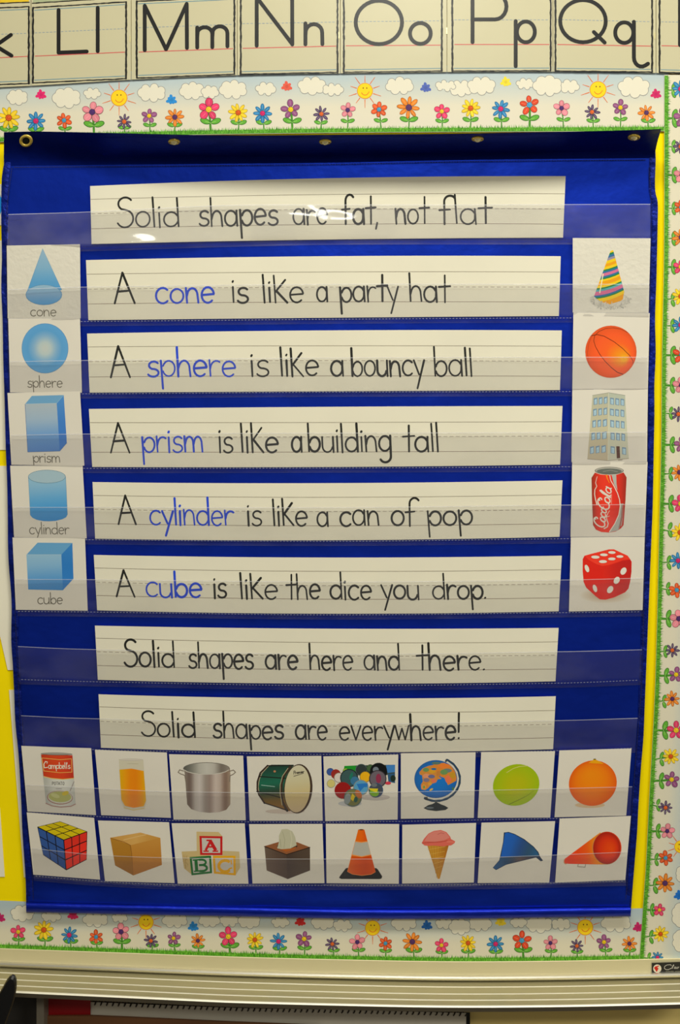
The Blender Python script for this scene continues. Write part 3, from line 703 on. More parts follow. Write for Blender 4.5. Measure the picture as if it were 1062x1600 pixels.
# pocket rows: top edge curve, seam curve
rows = [
 ([(12,335),(140,331),(350,321),(530,320),(700,320),(1016,319)], [(12,387),(140,384.5),(350,378),(530,374.5),(880,374),(1016,373.5)]),
 ([(12,452.5),(127,448.5),(520,444),(880,444),(1014,443.8)], [(12,502),(137,501.5),(520,498),(880,496),(1014,496.5)]),
 ([(14,565),(130,563),(520,559),(880,558),(1013,558)], [(15,614),(140,614.5),(520,612),(880,611),(1012,610)]),
 ([(17,680),(130,678),(520,676.5),(880,675.7),(1011,675)], [(18,729),(140,731),(520,730.5),(880,728.5),(1010,727)]),
 ([(20,792.5),(130,792.5),(520,793),(880,789),(1009,788)], [(22,841),(140,842.5),(520,845),(880,841),(1007,840)]),
 ([(23,905),(145,905.5),(520,909),(880,906),(1005,903)], [(26,954.5),(145,955.5),(520,960),(880,956.5),(1004,955)]),
 ([(28,1010),(120,1014),(520,1022),(880,1018),(1004,1015)], [(30,1061),(150,1064.5),(520,1070.5),(880,1066.5),(1001,1062)]),
 ([(32,1118),(120,1122),(520,1131),(880,1125.5),(997,1122)], [(36,1167),(150,1170.5),(520,1178),(880,1172),(993,1168)]),
 ([(40,1226),(150,1231.5),(260,1236.5),(500,1238.5),(740,1235),(990,1229)], [(43,1269),(150,1275),(262,1281),(500,1284),(740,1280.5),(986,1276)]),
 ([(48,1325),(150,1335.5),(263,1340),(500,1342),(740,1340),(984,1331)], [(52,1368),(150,1376),(263,1381.5),(500,1382.5),(740,1381.5),(978,1376)])]
for ri, (tp, sm) in enumerate(rows):
    T, S = curve(tp), curve(sm); hem = 8
    amp = .0013 if ri else .0058
    def film(u, v, T=T, S=S, hem=hem, amp=amp, ri=ri):
        ym = T(530) + (S(530) - T(530)) * v; x0, x1 = LI(ym), RI(ym); x = x0 + (x1 - x0) * u
        yt, ys = T(x), S(x); hf = .88
        if v < hf:
            k = v / hf; y = yt + (ys - 1.5 - yt) * k; d = .0150 - .0022 * k
            if ri: d += amp * (noise2(x, y * 2.2 + ri * 300, 75) + .35 * noise2(x, y * 2 + ri * 300, 28)) + amp * .45
            else: d += .0070 * (.3 + .7 * math.exp(-((x - 445) / 110) ** 2)) * max(0, .45 + noise2(x + 355, y * 1.9, 120) + .22 * noise2(x, y * 1.5, 34)) * math.sin(min(1, k * .9 + .1) * math.pi) ** .7
            if ri == 0:
                d += .0105 * math.exp(-((x - 205) / 70) ** 2) * max(0, (k - .60) / .40) ** 1.25 + .0035 * math.exp(-((x - 300) / 40) ** 2) * max(0, (k - .7) / .3)
                d -= .0026 * max(0, 1 - k / .16) / (1 + math.exp((x - 52) / 5))
        else:
            k = (v - hf) / (1 - hf); y = ys - 1.5 + (hem + 1.5) * k; d = .0128 - .0043 * min(1, k * 2.5)
            if ri == 0: d += .0105 * math.exp(-((x - 205) / 70) ** 2) * max(0, 1 - k * 2)
        return P(x, y, d)
    f = grid(film, 110, 16, 'vinyl_pocket', M_film if ri else M_film_milky, chart)
    stitches(f, lambda t: (LI(S(500)) + 3 + (RI(S(500)) - LI(S(500)) - 6) * t, S(LI(S(500)) + (RI(S(500)) - LI(S(500))) * t) + .8), 190, .55, M_threadw if ri else M_thread, .0130, .65)
    vs = []; fs = []
    for i in range(81):
        u = i / 80; p = film(u, 0); 
        q = film(u, .02)
        up = (p - q).normalized()
        vs += [p + Vector((0, -.0002, 0)) + up * .0003, p + Vector((0, -.0002, 0)) - up * .0006]
    for i in range(80): fs.append((2*i, 2*i+1, 2*i+3, 2*i+2))
    mesh_obj('pocket_lip_highlight', vs, fs, M_edge, f)  # thin pale ribbon painted as the highlight along the pocket's top edge

# ------------------------------------------------------------------ sentence strips
DT, DB = .0130, .0098
BLK = (38, 38, 34); BLU = (40, 76, 214)
strips = [
 (((140.7,290.7),(883.4,275.2),(879.3,371.3),(143,381.3)), (-4.5,-2), (311.4,302.8),(334,326.5),(357.4,350.2),
  [('Solid',181,281),('shapes',309,434.5),('are',456,512.5),('fat,',533,591.5),('not',615.6,669.5),('flat',685,767)], 'title sentence strip reading Solid shapes are fat, not flat'),
 (((134.3,406.4),(875.8,400.3),(872.8,493.8),(138,500.3)), (-3,-.5), (428.4,425),(452,448.8),(475,472),
  [('A',178,211),('*cone',241,335.5),('is',360,388),('like',408,475),('a',493,513),('party',529,622),('hat',637.5,702)], 'sentence strip saying a cone is like a party hat'),
 (((136,521.2),(877.5,516.3),(874.5,609.5),(140,613.5)), (-2.5,0), (542,541),(565,564.5),(589,588),
  [('A',172,203.6),('*sphere',228.5,369),('is',389,420),('like',435.6,498.5),('a',515,537.7),('bouncy',547,662.7),('ball',676,739)], 'sentence strip saying a sphere is like a bouncy ball'),
 (((138.8,639),(878.5,634.3),(874.7,725.8),(144,729.6)), (-1,2), (660.3,658.8),(683,681.3),(706.6,704.7),
  [('A',172,203),('*prism',220,318.5),('is',339.6,364),('like',374,435.6),('a',454,473),('building',479,613),('tall',628,686.5)], 'sentence strip saying a prism is like a building tall'),
 (((144.5,753.2),(878.5,750.5),(873.9,838.7),(148.6,841.7)), (3,4), (774,773),(795.7,795.7),(818,818),
  [('A',184,213),('*cylinder',232,365.5),('is',384,409),('like',424,481),('a',493.6,514),('can',529,593),('of',609,651),('pop',665.7,738)], 'sentence strip saying a cylinder is like a can of pop'),
 (((146.4,867),(877.4,868.2),(872.5,955.2),(151.7,953.7)), (3.5,4.5), (887.4,890),(909.6,912.2),(930.3,934),
  [('A',181,211),('*cube',226,316),('is',331.6,354),('like',373,434.5),('the',446,501),('dice',514,581),('you',594,655.5),('drop.',674,760.6)], 'sentence strip saying a cube is like the dice you drop'),
 (((148.2,977.5),(872.5,981),(867.5,1064.5),(152.8,1062.2)), (3,5), (997,1002.8),(1018.2,1023.5),(1039.7,1045.3),
  [('Solid',192,274),('shapes',293,396),('are',413,466),('here',481.5,552),('and',567,625.4),('there.',649.5,758.7)], 'sentence strip saying Solid shapes are here and there'),
 (((153.9,1084.8),(868,1087.8),(863.8,1170.6),(157.7,1168.4)), (5,6), (1104.4,1110),(1127,1131.5),(1147.7,1152.6),
  [('Solid',218.7,306.4),('shapes',331,443),('are',460,512),('everywhere!',528,719.6)], 'sentence strip saying Solid shapes are everywhere, lowest of the strips')]
for si, (q, sag, lt, ld, lb, words, lab) in enumerate(strips):
    t = thing('sentence_strip', lab, 'sentence strip', P((q[3][0] + q[2][0]) / 2, (q[3][1] + q[2][1]) / 2, DB), 'handwritten sentence strips')
    quadsheet('strip_paper', q, DT, DB, M_strip, t, sag, nx=24)
    dep = quad_depth(q, DT, DB, sag)
    xl, xr = q[0][0] + 2, q[1][0] - 3; ms = (sag[0] + sag[1]) / 2
    def ln(pr):
        return lambda x, pr=pr: pr[0] + (pr[1] - pr[0]) * (x - xl) / (xr - xl) + ms * 4 * ((x - xl) / (xr - xl)) * (1 - (x - xl) / (xr - xl))
    ink = Ink(dep)
    e = (q[3][0] - q[0][0])
    for pr, c_ in ((lt, (150, 140, 122)), (lb, (150, 132, 116))):
        f = ln(pr); k = (pr[0] - q[0][1]) / (q[3][1] - q[0][1]); xs = lerpx(q[0][0] + e * k + .5, q[1][0] + (q[2][0] - q[1][0]) * k - .5, 20)
        ink.line([(x, f(x)) for x in xs], .8, c_, 1, cap=False)
    f = ln(ld); nd = 76
    for i in range(nd):
        xa = q[0][0] + e * .5 + 1 + (q[1][0] - q[0][0] - 6) * i / nd; xb = xa + (q[1][0] - q[0][0]) / nd * .62
        ink.line([(xa, f(xa)), (xb, f(xb))], .8, (160, 146, 130), 1, cap=False)
    ink.build('ruled_lines', t)
    base = ln(lb); xh = ((lb[0] - ld[0]) + (lb[1] - ld[1])) / 2 * 1.02
    for wd_, x0, x1 in words:
        blue = wd_[0] == '*'; wd_ = wd_.lstrip('*'); ink = Ink(dep)
        write(ink, wd_, x0 + 1.2, x1 - 1.2, base, xh, 3.25, BLU if blue else BLK, 3, jit=.04, wob=.18)
        o = ink.build('handwritten_word', t)
        if blue: o['label'] = 'word %s in blue marker' % wd_

# ------------------------------------------------------------------ picture cards
def card(q, lab, group, ox, oy, sc, lam=False, name='picture_card'):
    t = thing(name, lab, 'card', P((q[3][0] + q[2][0]) / 2, (q[3][1] + q[2][1]) / 2, DB), group)
    quadsheet('card_paper', q, DT + .0003, DB, M_lam if lam else M_card, t)
    dep = quad_depth(q, DT + .0003, DB)
    return t, (lambda: Ink(dep, lambda x, y: (ox + x * sc, oy + y * sc)))
S7, S6 = 140 / 1062, 130 / 1062
LEFT, RIGHT = 'solid shape cards down the left side', 'real object cards down the right side'
SH1, SH2 = 'upper row of small picture cards', 'lower row of small picture cards'
CAP = (112, 106, 92)
def caption(t, mk, word, x0, x1, y, xh):
    ink = mk(); write(ink, word, x0, x1, lambda x: y, xh, 10, CAP, 1); ink.build('caption', t)

# left: cone
t, mk = card(((10.5,383.7),(125,381.5),(126,497.3),(12,497.3)), 'card with light blue cone drawing captioned cone', LEFT, 0, 365, S7, True)
i = mk(); i.poly([(505,175),(325,670),(735,670)], (96,150,190), 1); i.grad([(505,182),(333,668),(730,668)], (500,180),(500,620), [(150,182,204),(130,176,206),(84,156,208)], 2)
i.ell(520,725,216,122,(90,146,190),3); i.grad([(p[0],p[1]) for p in arc(520,725,208,115,0,350,35)], (520,610),(520,840), [(150,184,204),(128,168,204),(82,152,208)], 4)
i.build('printed_cone', t); caption(t, mk, 'cone', 358, 665, 978, 72)
# sphere
t, mk = card(((12.8,497.5),(125,497.3),(128,613.6),(15.8,613.2)), 'card with light blue sphere drawing captioned sphere', LEFT, 0, 485, S7)
i = mk(); i.ell(533,450,277,297,(96,150,196),1,n=40); i.rad(533,450,270,290,[(196,202,196),(184,200,200),(134,176,208),(92,160,212),(96,164,216)],2,n=40)
i.build('printed_sphere', t); caption(t, mk, 'sphere', 325, 738, 912, 75)
# prism
t, mk = card(((11.6,614),(125,611.3),(131.8,727.6),(17.8,726.3)), 'card with tall blue box drawing captioned prism', LEFT, 0, 605, S7)
i = mk(); i.grad([(297,200),(672,190),(708,755),(328,768)], (480,200),(510,765), [(176,188,196),(160,184,206),(112,158,210),(84,132,200)], 1)
i.poly([(297,200),(378,103),(755,93),(672,190)], (112,166,206), 1); i.grad([(672,190),(755,93),(792,660),(708,755)], (700,100),(740,740), [(82,146,210),(66,128,206),(62,120,200)], 1)
i.line([(297,200),(672,190)],4,(190,206,214),2); i.line([(672,190),(755,93)],4,(150,190,220),2); i.line([(297,200),(328,768),(708,757),(792,660)],5,(90,120,170),2)
i.build('printed_prism', t); caption(t, mk, 'prism', 390, 712, 890, 72)
# cylinder
t, mk = card(((15.8,727.6),(129,726.6),(135.5,841.3),(22,839.5)), 'card with blue cylinder drawing captioned cylinder', LEFT, 5, 720, S7)
i = mk(); i.grad([(298,190)]+[(x,y) for x,y in [(318,640),(345,675),(400,700),(480,715),(545,717),(620,712),(700,692),(745,670),(760,640)]]+[(740,190),(520,262)], (500,200),(540,700), [(150,192,214),(132,182,216),(100,168,216),(74,154,214),(50,140,208)], 1)
i.ell(518,188,223,80,(96,136,160),2); i.ell(518,188,218,75,(166,192,204),3)
i.line([(298,190),(322,640)],4,(110,150,180),2); i.line([(740,190),(762,640)],4,(110,150,180),2)
i.build('printed_cylinder', t); caption(t, mk, 'cylinder', 308, 780, 868, 76)
# cube
t, mk = card(((19.5,839.9),(132.8,841),(137,954.3),(24.8,952.8)), 'card with blue cube drawing captioned cube', LEFT, 5, 830, 150/1062)
i = mk(); i.grad([(257,260),(643,260),(660,653),(277,645)], (430,260),(450,650), [(150,190,216),(132,180,216),(96,158,212),(62,138,204)], 1)
i.poly([(257,260),(380,127),(765,130),(643,260)], (104,164,208), 1); i.grad([(643,260),(765,130),(777,525),(660,653)], (700,150),(700,620), [(60,134,204),(46,124,200),(52,130,204)], 1)
i.line([(257,260),(643,260)],4,(180,206,218),2)
i.build('printed_cube', t); caption(t, mk, 'cube', 378, 655, 805, 68)

# right: party hat
t, mk = card(((894.5,371.9),(1016,372.3),(1013,489),(894.5,488.2)), 'card with a spiral striped party hat picture', RIGHT, 880, 365, S7, True)
i = mk(); rnd = random.Random(4)
i.ell(548,790,235,96,(202,197,184),0); i.ell(548,770,200,70,(212,207,194),0)
for k in range(150):
    a = rnd.uniform(-15, 195); rr = rnd.uniform(.7, 1.0); x = 550 + 245*rr*math.cos(math.radians(a)); y = 775 + 120*rr*math.sin(math.radians(a)); e = rnd.uniform(-25, 25)
    i.line([(x,y),(x+e,y+rnd.uniform(4,16))], 8, rnd.choice([(208,204,190),(190,186,174),(222,216,200),(170,166,156)]), 1+(k%2))
# hat body in slanted bands, clipped to the cone outline
def clip_poly(sub, clipp):
    out = sub
    for k in range(len(clipp)):
        a, b = clipp[k], clipp[(k + 1) % len(clipp)]; src = out; out = []
        if not src: break
        side = lambda p: (b[0]-a[0])*(p[1]-a[1]) - (b[1]-a[1])*(p[0]-a[0])
        for m_ in range(len(src)):
            p, q_ = src[m_], src[(m_ + 1) % len(src)]; sp, sq = side(p), side(q_)
            if sp >= 0: out.append(p)
            if sp * sq < 0: k_ = sp / (sp - sq); out.append((p[0]+(q_[0]-p[0])*k_, p[1]+(q_[1]-p[1])*k_))
    return out
hat = [(577,150),(720,690),(700,790),(540,840),(440,810),(362,745)]
YE,OR_,GR,BL_,PK,TE_ = (240,200,24),(236,160,16),(30,130,70),(50,110,160),(214,110,150),(90,170,180)
seq = [(YE,22),(GR,22),(BL_,30),((150,140,160),30),(YE,34),(OR_,34),(YE,32),(GR,18),(BL_,22),(PK,34),(BL_,20),(GR,18),(YE,22),(OR_,44),(YE,28),(GR,18),(TE_,24),(PK,44),(BL_,20),(GR,18),(YE,40),(OR_,70),(YE,52),(GR,20),(TE_,40),(PK,200)]
y = 150
for c_, h_ in seq:
    def lnq(y): return [(300 + 500 * k / 8, y + 95 * (1 - (k / 8)) ** 1.0 + 40 * math.sin(k / 8 * math.pi) - 60 * (k/8)) for k in range(9)]
    for k in range(8):
        a, b = lnq(y), lnq(y + h_)
        pp = clip_poly([a[k], a[k+1], b[k+1], b[k]], hat)
        if len(pp) > 2: i.poly(pp, c_, 4)
    y += h_
i.line([(470,480),(430,700)], 12, (235,235,190), 5)
for k in range(60):
    x = rnd.uniform(320, 790); i.line([(x, 830+rnd.uniform(-20,30)-abs(x-540)*.18),(x+rnd.uniform(-15,15), 870-abs(x-540)*.2)], 7, rnd.choice([(205,200,188),(186,182,172),(220,214,200)]), 6+(k%2))
i.build('printed_party_hat', t)
# basketball
t, mk = card(((895.5,488.3),(1014.7,489.2),(1011.8,607.8),(893.8,608)), 'card with an orange basketball picture', RIGHT, 880, 485, S7)
i = mk(); i.ell(562,490,304,310,(214,84,24),1,n=40); i.rad(562,490,298,304,[(238,176,20),(244,140,20),(248,100,32),(246,92,36),(226,84,30)],2,fx=175,fy=90,n=40)
i.line([(330,300),(400,287),(480,305),(600,372),(700,450),(780,530),(820,590),(826,625)],9,(110,40,8),3,wend=6)
i.line([(705,757),(640,735),(570,680),(490,600),(430,520),(380,430),(358,360),(370,300),(420,250),(500,215),(590,207),(680,222),(760,262)],9,(110,40,8),3,wend=4)
i.line([(335,300),(298,400),(284,500),(292,590),(312,660)],5,(180,60,20),3); i.build('printed_ball', t)
# building
t, mk = card(((893.8,608.3),(1011.8,608.1),(1010.5,721.4),(892.5,722)), 'card with a pale five storey office building picture', RIGHT, 880, 600, S7)
i = mk(); i.grad([(345,135),(535,103),(527,908),(283,888)],(400,120),(400,900),[(186,184,160),(200,192,160),(190,176,150)],1); i.grad([(535,103),(730,135),(773,882),(527,908)],(600,120),(640,900),[(184,190,172),(204,204,178),(196,194,174)],1)
i.line([(345,135),(535,103),(730,135)],6,(150,150,140),2); i.line([(283,888),(527,908),(773,882)],6,(160,150,130),2); i.line([(535,105),(527,905)],4,(226,220,196),2)
Wn = [(160,240,358,402,418,462,478,520, 552,598,614,660,675,720),(290,372,350,396,412,456,474,518,550,598,612,658,676,720),(425,510,342,386,402,446,466,515,554,602,618,664,680,724),(572,658,330,376,392,438,458,512,558,606,624,668,686,730),(735,820,314,362,382,428,450,502,558,608,-1,-1,694,742)]
for y0,y1,*xs in Wn:
    for k in range(0, 12, 2):
        a,b = xs[k],xs[k+1]
        if a < 0: continue
        sl = -10 if k < 6 else 8; o_ = (0 if k >= 6 else 10) + (0 if k < 6 else (k-6)*3) + (-(k)*3 if k < 6 else 0)
        i.poly([(a,y0+o_),(b,y0+o_+sl),(b,y1+o_+sl),(a,y1+o_)],(120,146,170),2); i.poly([(a+10,y0+o_+18),(b-8,y0+o_+sl+14),(b-8,y1+o_+sl-6),(a+10,y1+o_-6)],(176,206,220),3)
        i.line([(a+22,y0+o_+30),(a+20,y1+o_-8)],5,(140,176,200),4,cap=False)
i.poly([(625,738),(665,738),(672,878),(632,882)],(92,56,44),3); i.line([(628,800),(668,798)],4,(60,34,26),4,cap=False); i.poly([(640,890),(720,884),(690,905),(650,908)],(170,160,144),2)
i.build('printed_building', t)
# cola can
t, mk = card(((893.6,721.6),(1011.4,721.6),(1007,838.2),(891,839)), 'card with a red soda can picture with white script', RIGHT, 880, 715, S7)
i = mk()
body = [(372,178),(332,240),(338,500),(350,800),(385,855),(450,882),(540,888),(620,875),(680,840),(712,800),(735,500),(748,235),(712,175),(640,200),(540,208),(440,200)]
i.grad(body,(335,500),(745,500),[(150,50,30),(226,50,30),(240,60,36),(240,58,36),(232,50,34),(214,50,34),(160,44,30)],1,n=14)
i.ell(542,155,172,46,(110,108,100),2); i.ell(542,152,164,38,(176,172,160),3); i.ell(542,160,148,30,(104,110,102),4); i.line([(470,165),(560,150),(640,168)],7,(150,150,140),5)
i.poly([(570,205),(625,200),(628,300),(640,390),(600,320)],(186,184,174),3)
i.line([(548,208),(560,270),(600,340),(640,420),(665,500),(672,580),(655,680),(610,780),(545,880)],9,(236,226,210),4)
i.line([(510,208),(520,250),(545,300)],16,(250,150,30),3,wend=4)
i.poly([(670,545),(712,545),(704,700),(690,800),(640,865),(545,885),(600,800),(650,700)],(178,176,166),3); i.line([(705,560),(695,700),(668,830)],10,(170,50,36),4); i.line([(690,560),(684,700),(655,835)],4,(120,40,30),4)
i.line([(570,430),(568,550)],4,(240,190,170),4)
i.build('printed_can', t)
i = mk(); WHT=(226,218,204)
base_tf = i.tf
def script(txt, bx, by, sc, vs_, wd_):
    u = 0
    for ch_ in txt:
        adv, st = SG[ch_]
        for s_ in st:
            pts = [(bx + (u + a * sc + b * vs_ * .5) * .12 - b * vs_, by - (u + a * sc + b * vs_ * .5)) for a, b in s_]
            i.line(pts, wd_, WHT, 6)
        u += adv * sc
SG = {'C': (.95, [A_(.62,.95,.62,.95,55,300) + [(1.05,.35)], A_(.92,1.5,.2,.22,-60,140)]), 'o': (.72, [A_(.36,.42,.32,.42,90,440)]),
      'c': (.68, [A_(.38,.42,.32,.42,50,310)]), 'a': (.82, [A_(.36,.42,.3,.42,50,320), [(.68,.84),(.66,.15),(.8,.05)]]), 'l': (.52, [[(.15,0),(.18,1.3),(.32,1.75),(.42,1.6),(.3,.9),(.22,.1),(.42,.02)]])}
script('Coca', 484, 845, 74, 72, 15)
script('Cola', 536, 640, 92, 76, 15); i.line([(470,608),(472,585)], 12, WHT, 6)
i.line([(482,842),(520,820),(530,780),(514,735),(508,700),(525,665),(545,630)], 13, WHT, 6, wend=6); i.line([(512,700),(528,700),(545,690)], 9, WHT, 6, wend=4)
i.line([(398,560),(380,500),(368,430),(372,380),(395,340),(380,300),(392,250),(400,225)], 12, WHT, 6, wend=5)
i.build('printed_script', t)
# die
t, mk = card(((891.6,839.5),(1007,838.6),(1003.6,953.2),(888.6,955.5)), 'card with a red die picture with white spots', RIGHT, 880, 830, S7)
i = mk(); i.rad(500,760,300,90,[(196,150,120),(206,186,160),(224,216,200)],0,n=30)
i.poly([(228,330),(250,290),(330,268),(540,215),(600,215),(760,290),(808,360),(806,480),(790,600),(770,680),(730,725),(600,785),(500,812),(430,808),(380,770),(270,670),(238,600),(228,480)],(226,36,22),1)
i.grad([(250,290),(330,268),(540,218),(600,218),(760,290),(790,330),(700,345),(540,400),(460,412),(390,390),(300,340)],(500,215),(480,410),[(240,60,40),(244,54,34),(246,66,44)],2)
i.grad([(470,500),(490,440),(560,405),(700,350),(795,340),(804,480),(788,600),(768,676),(728,722),(600,780),(500,806),(462,800)],(480,600),(800,560),[(226,40,26),(206,34,26),(196,32,26)],2)
for x,y,a,b,r_ in [(377,307,53,20,2),(478,280,50,18,2),(573,252,48,18,2),(467,360,51,20,0),(572,328,48,18,0),(667,300,45,17,0),(277,442,50,26,70),(372,678,50,26,72),(710,473,50,36,-60),(630,583,49,36,-60),(552,692,50,36,-55)]:
    i.ell(x,y,a,b,(196,60,44),3,r_); i.ell(x+1,y,a*.92,b*.9,(230,224,212),4,r_)
i.build('printed_die', t)

# small cards, upper row
def sc_(q, lab, g, ox, oy): return card(q, lab, g, ox, oy, S6)
t, mk = sc_(((33.3,1165.4),(142.5,1169),(150,1273.7),(43,1268)), 'small card with a red and white soup can picture', SH1, 25, 1155)
i = mk(); i.grad([(315,195),(722,200),(760,830),(700,860),(560,872),(440,850),(382,815)],(350,500),(760,500),[(176,176,168),(214,212,202),(218,216,206),(196,196,188)],1)
i.grad([(320,195),(720,205),(738,495),(600,508),(450,495),(350,470)],(330,300),(740,300),[(200,60,28),(222,72,30),(224,70,34),(196,54,36)],2)
i.ell(517,188,203,17,(120,116,106),3,1); i.ell(517,186,190,9,(170,166,156),4,1)
i.line([(330,240),(560,262),(708,250),(712,420),(560,428),(355,405),(330,240)],8,(240,180,90),3); i.line([(352,478),(450,500),(600,512),(738,498)],8,(236,200,90),3)
i.ell(560,745,165,88,(170,120,110),3,3); i.ell(562,742,155,80,(210,208,190),4,3); i.ell(560,735,145,68,(186,186,110),5,3); i.ell(630,690,45,26,(214,190,60),6,-20); i.ell(500,720,60,26,(204,204,140),6,20)
i.line([(740,540),(690,660)],7,(140,120,120),7); i.line([(382,818),(460,850),(570,866),(700,855),(758,828)],12,(180,140,130),4)
i.build('printed_soup_can', t)
i = mk(); WB=(236,226,206)
i.line([(400,290),(375,285),(355,320),(362,365),(400,360)],11,WB,6); i.line([(400,290),(395,310)],8,WB,6)
GL = [('a',412,446),('m',448,505),('p',508,548),('b',550,585),('e',588,615),('l',620,630),('l',640,650),('s',662,690)]
for ch_, xa, xb in GL: write(i, ch_, xa, xb, lambda x: 375+ (x-400)*.0, 42, 9, WB, 6)
i.line([(655,300),(650,320)],7,WB,6)
i.build('printed_name', t)
i = mk()
for n_, ch_ in enumerate(['P','O','T','A','T','O']):
    x = 460 + n_*27; write(i, ch_, x, x+20, lambda x: 583, 24 if ch_!='A' else 20, 5, (80,76,76), 5)
i.line([(510,632),(580,632)],9,(170,164,160),5); i.build('printed_text', t)
# juice
t, mk = sc_(((148.3,1171.5),(260.6,1175.8),(267,1278),(158,1273.7)), 'small card with a glass of orange juice picture', SH1, 140, 1155)
i = mk(); i.poly([(372,255),(684,262),(722,800),(700,880),(560,905),(440,880),(402,790)],(212,204,180),1); i.ell(528,262,155,14,(196,190,176),2); i.ell(528,262,146,9,(216,206,192),3)
i.line([(480,310),(620,314)],5,(190,180,150),3)
i.grad([(380,388),(535,375),(690,405),(720,780),(690,855),(560,875),(450,850),(405,770)],(385,600),(718,600),[(228,176,10),(240,160,10),(240,140,6),(238,136,6),(238,150,8),(228,176,10)],4)
i.line([(440,875),(560,905),(700,882)],8,(222,196,120),3)
i.build('printed_juice_glass', t)
# pot
t, mk = sc_(((264,1178.4),(379.8,1180.8),(383.8,1281.8),(271,1280.6)), 'small card with a steel stock pot picture', SH1, 258, 1160)
i = mk(); i.grad([(235,320),(250,400),(280,790),(330,850),(430,885),(560,898),(690,890),(780,860),(832,790),(832,400),(825,330),(530,300)],(250,600),(832,600),[(140,128,116),(110,92,84),(186,176,168),(206,196,190),(160,148,138),(156,136,126),(206,190,180),(190,172,160),(130,104,90),(170,150,130)],1,n=22)
i.ell(527,332,298,78,(120,114,106),2); i.grad(arc(527,332,290,70,0,350,35),(240,330),(815,330),[(90,90,84),(130,128,118),(186,182,172),(200,196,186),(192,186,176),(120,110,100),(150,140,130)],3,n=16)
i.line(arc(527,332,294,76,15,165),9,(210,204,192),4)
i.line([(235,365),(185,350),(165,380),(195,400),(250,420),(262,498)],10,(130,118,104),5); i.line([(820,368),(870,352),(897,380),(870,405),(828,425),(822,498)],10,(130,118,104),5)
i.build('printed_pot', t)
# drum
t, mk = sc_(((385.5,1181.8),(501.8,1181),(504,1282.4),(390,1282.4)), 'small card with a green bass drum picture', SH1, 380, 1160)
i = mk(); i.grad([(310,300),(360,285),(640,285),(560,520),(600,880),(540,870),(270,775),(200,650),(180,520),(215,410)],(360,280),(420,860),[(30,56,48),(34,84,66),(30,110,84),(46,66,52),(120,92,36),(140,96,40)],2,n=14)
i.ell(530,880,250,30,(206,190,176),1)
i.line([(330,292),(240,390),(205,470),(190,560),(200,650),(240,740),(290,785)],9,(176,160,130),3); i.line([(310,295),(215,390),(180,500),(178,600),(200,670),(270,775)],20,(60,44,36),3)
i.line([(600,310),(520,420),(488,520),(480,640),(500,760),(560,870)],34,(66,50,38),4); i.line([(570,330),(500,430),(470,540),(470,660),(495,800)],8,(190,176,140),5)
for a_,b_ in (((200,435),(540,458)),((170,625),(500,710)),((310,298),(640,295)),((260,770),(570,870))): i.line([a_,b_],12,(30,26,22),5)
i.ell(400,370,16,14,(190,130,90),6); i.line([(230,545),(400,565)],7,(170,200,190),6)
i.ell(700,592,182,316,(70,52,40),6,4,n=36); i.grad([(x*math.cos(.07)-y*math.sin(.07)+690, x*math.sin(.07)+y*math.cos(.07)+592) for x,y in arc(0,0,162,302,0,350,35)],(650,300),(720,880),[(212,204,176),(210,200,160),(206,184,130),(200,176,140)],7)
i.build('printed_drum', t)
i = mk(); x = 642
for ch_, w__ in (('P',24),('r',18),('e',20),('m',30),('i',8),('e',20),('r',16)):
    write(i, ch_, x, x + w__ * .85, lambda x: 408 - (x-640)*.14, 20 if ch_!='P' else 26, 7, (60,54,46), 9); x += w__
i.line([(645,432),(770,395)],8,(60,54,46),9,wend=4); i.build('printed_name', t)
# marbles
t, mk = sc_(((505,1181.8),(622,1179),(621,1280.6),(508,1283)), 'small card with a pile of glass marbles picture', SH1, 500, 1160)
i = mk(); i.ell(700,700,190,40,(196,186,178),1); i.ell(380,780,150,36,(190,190,190),1)
i.poly([(310,300),(520,292),(955,285),(955,400),(700,440),(480,420),(330,380)],(60,74,60),1); i.poly([(310,300),(460,295),(450,370),(300,350)],(30,150,40),2)
i.poly([(840,290),(955,285),(955,380),(860,390)],(64,130,200),2); i.poly([(860,400),(955,395),(955,520),(870,500)],(46,90,130),2); i.ell(930,460,34,42,(30,50,40),3); i.ell(865,520,40,20,(214,60,80),3)
for x,y,r_,cs in [(130,375,48,[(60,90,160),(50,76,140)]),(200,405,62,[(220,50,40),(226,60,50)]),(240,450,64,[(222,210,200),(206,190,160)]),(140,525,54,[(214,200,120),(220,210,180)]),(325,365,36,[(150,190,60),(120,170,50)]),(525,350,76,[(50,60,60),(120,150,150)]),(640,330,50,[(70,100,60),(50,70,50)]),(745,370,110,[(40,46,44),(20,24,26)]),(710,350,42,[(120,130,140),(60,66,74)]),(370,455,116,[(60,90,90),(40,50,54)]),(440,490,60,[(60,120,160),(70,110,130)]),(575,440,70,[(240,180,20),(232,190,60)]),(735,465,112,[(110,100,110),(70,66,74)]),
   (290,612,106,[(236,30,26),(224,34,30)]),(520,575,98,[(90,160,200),(196,206,204)]),(712,610,92,[(70,76,90),(60,110,170)]),(418,705,114,[(120,120,70),(120,150,150)])]:
    k = 4 + 2*(i_ := getattr(mk, 'n', 0)) % 2; mk.n = i_ + 1; Lb = 4 + (mk.n - 1)
    i.ell(x,y,r_,r_,shade(cs[1],.7),Lb,n=22); i.rad(x,y,r_*.94,r_*.94,[cs[0],cs[0],cs[1]],Lb,n=20,m=4) if False else i.ell(x,y,r_*.9,r_*.9,cs[0],Lb+.5,n=22)
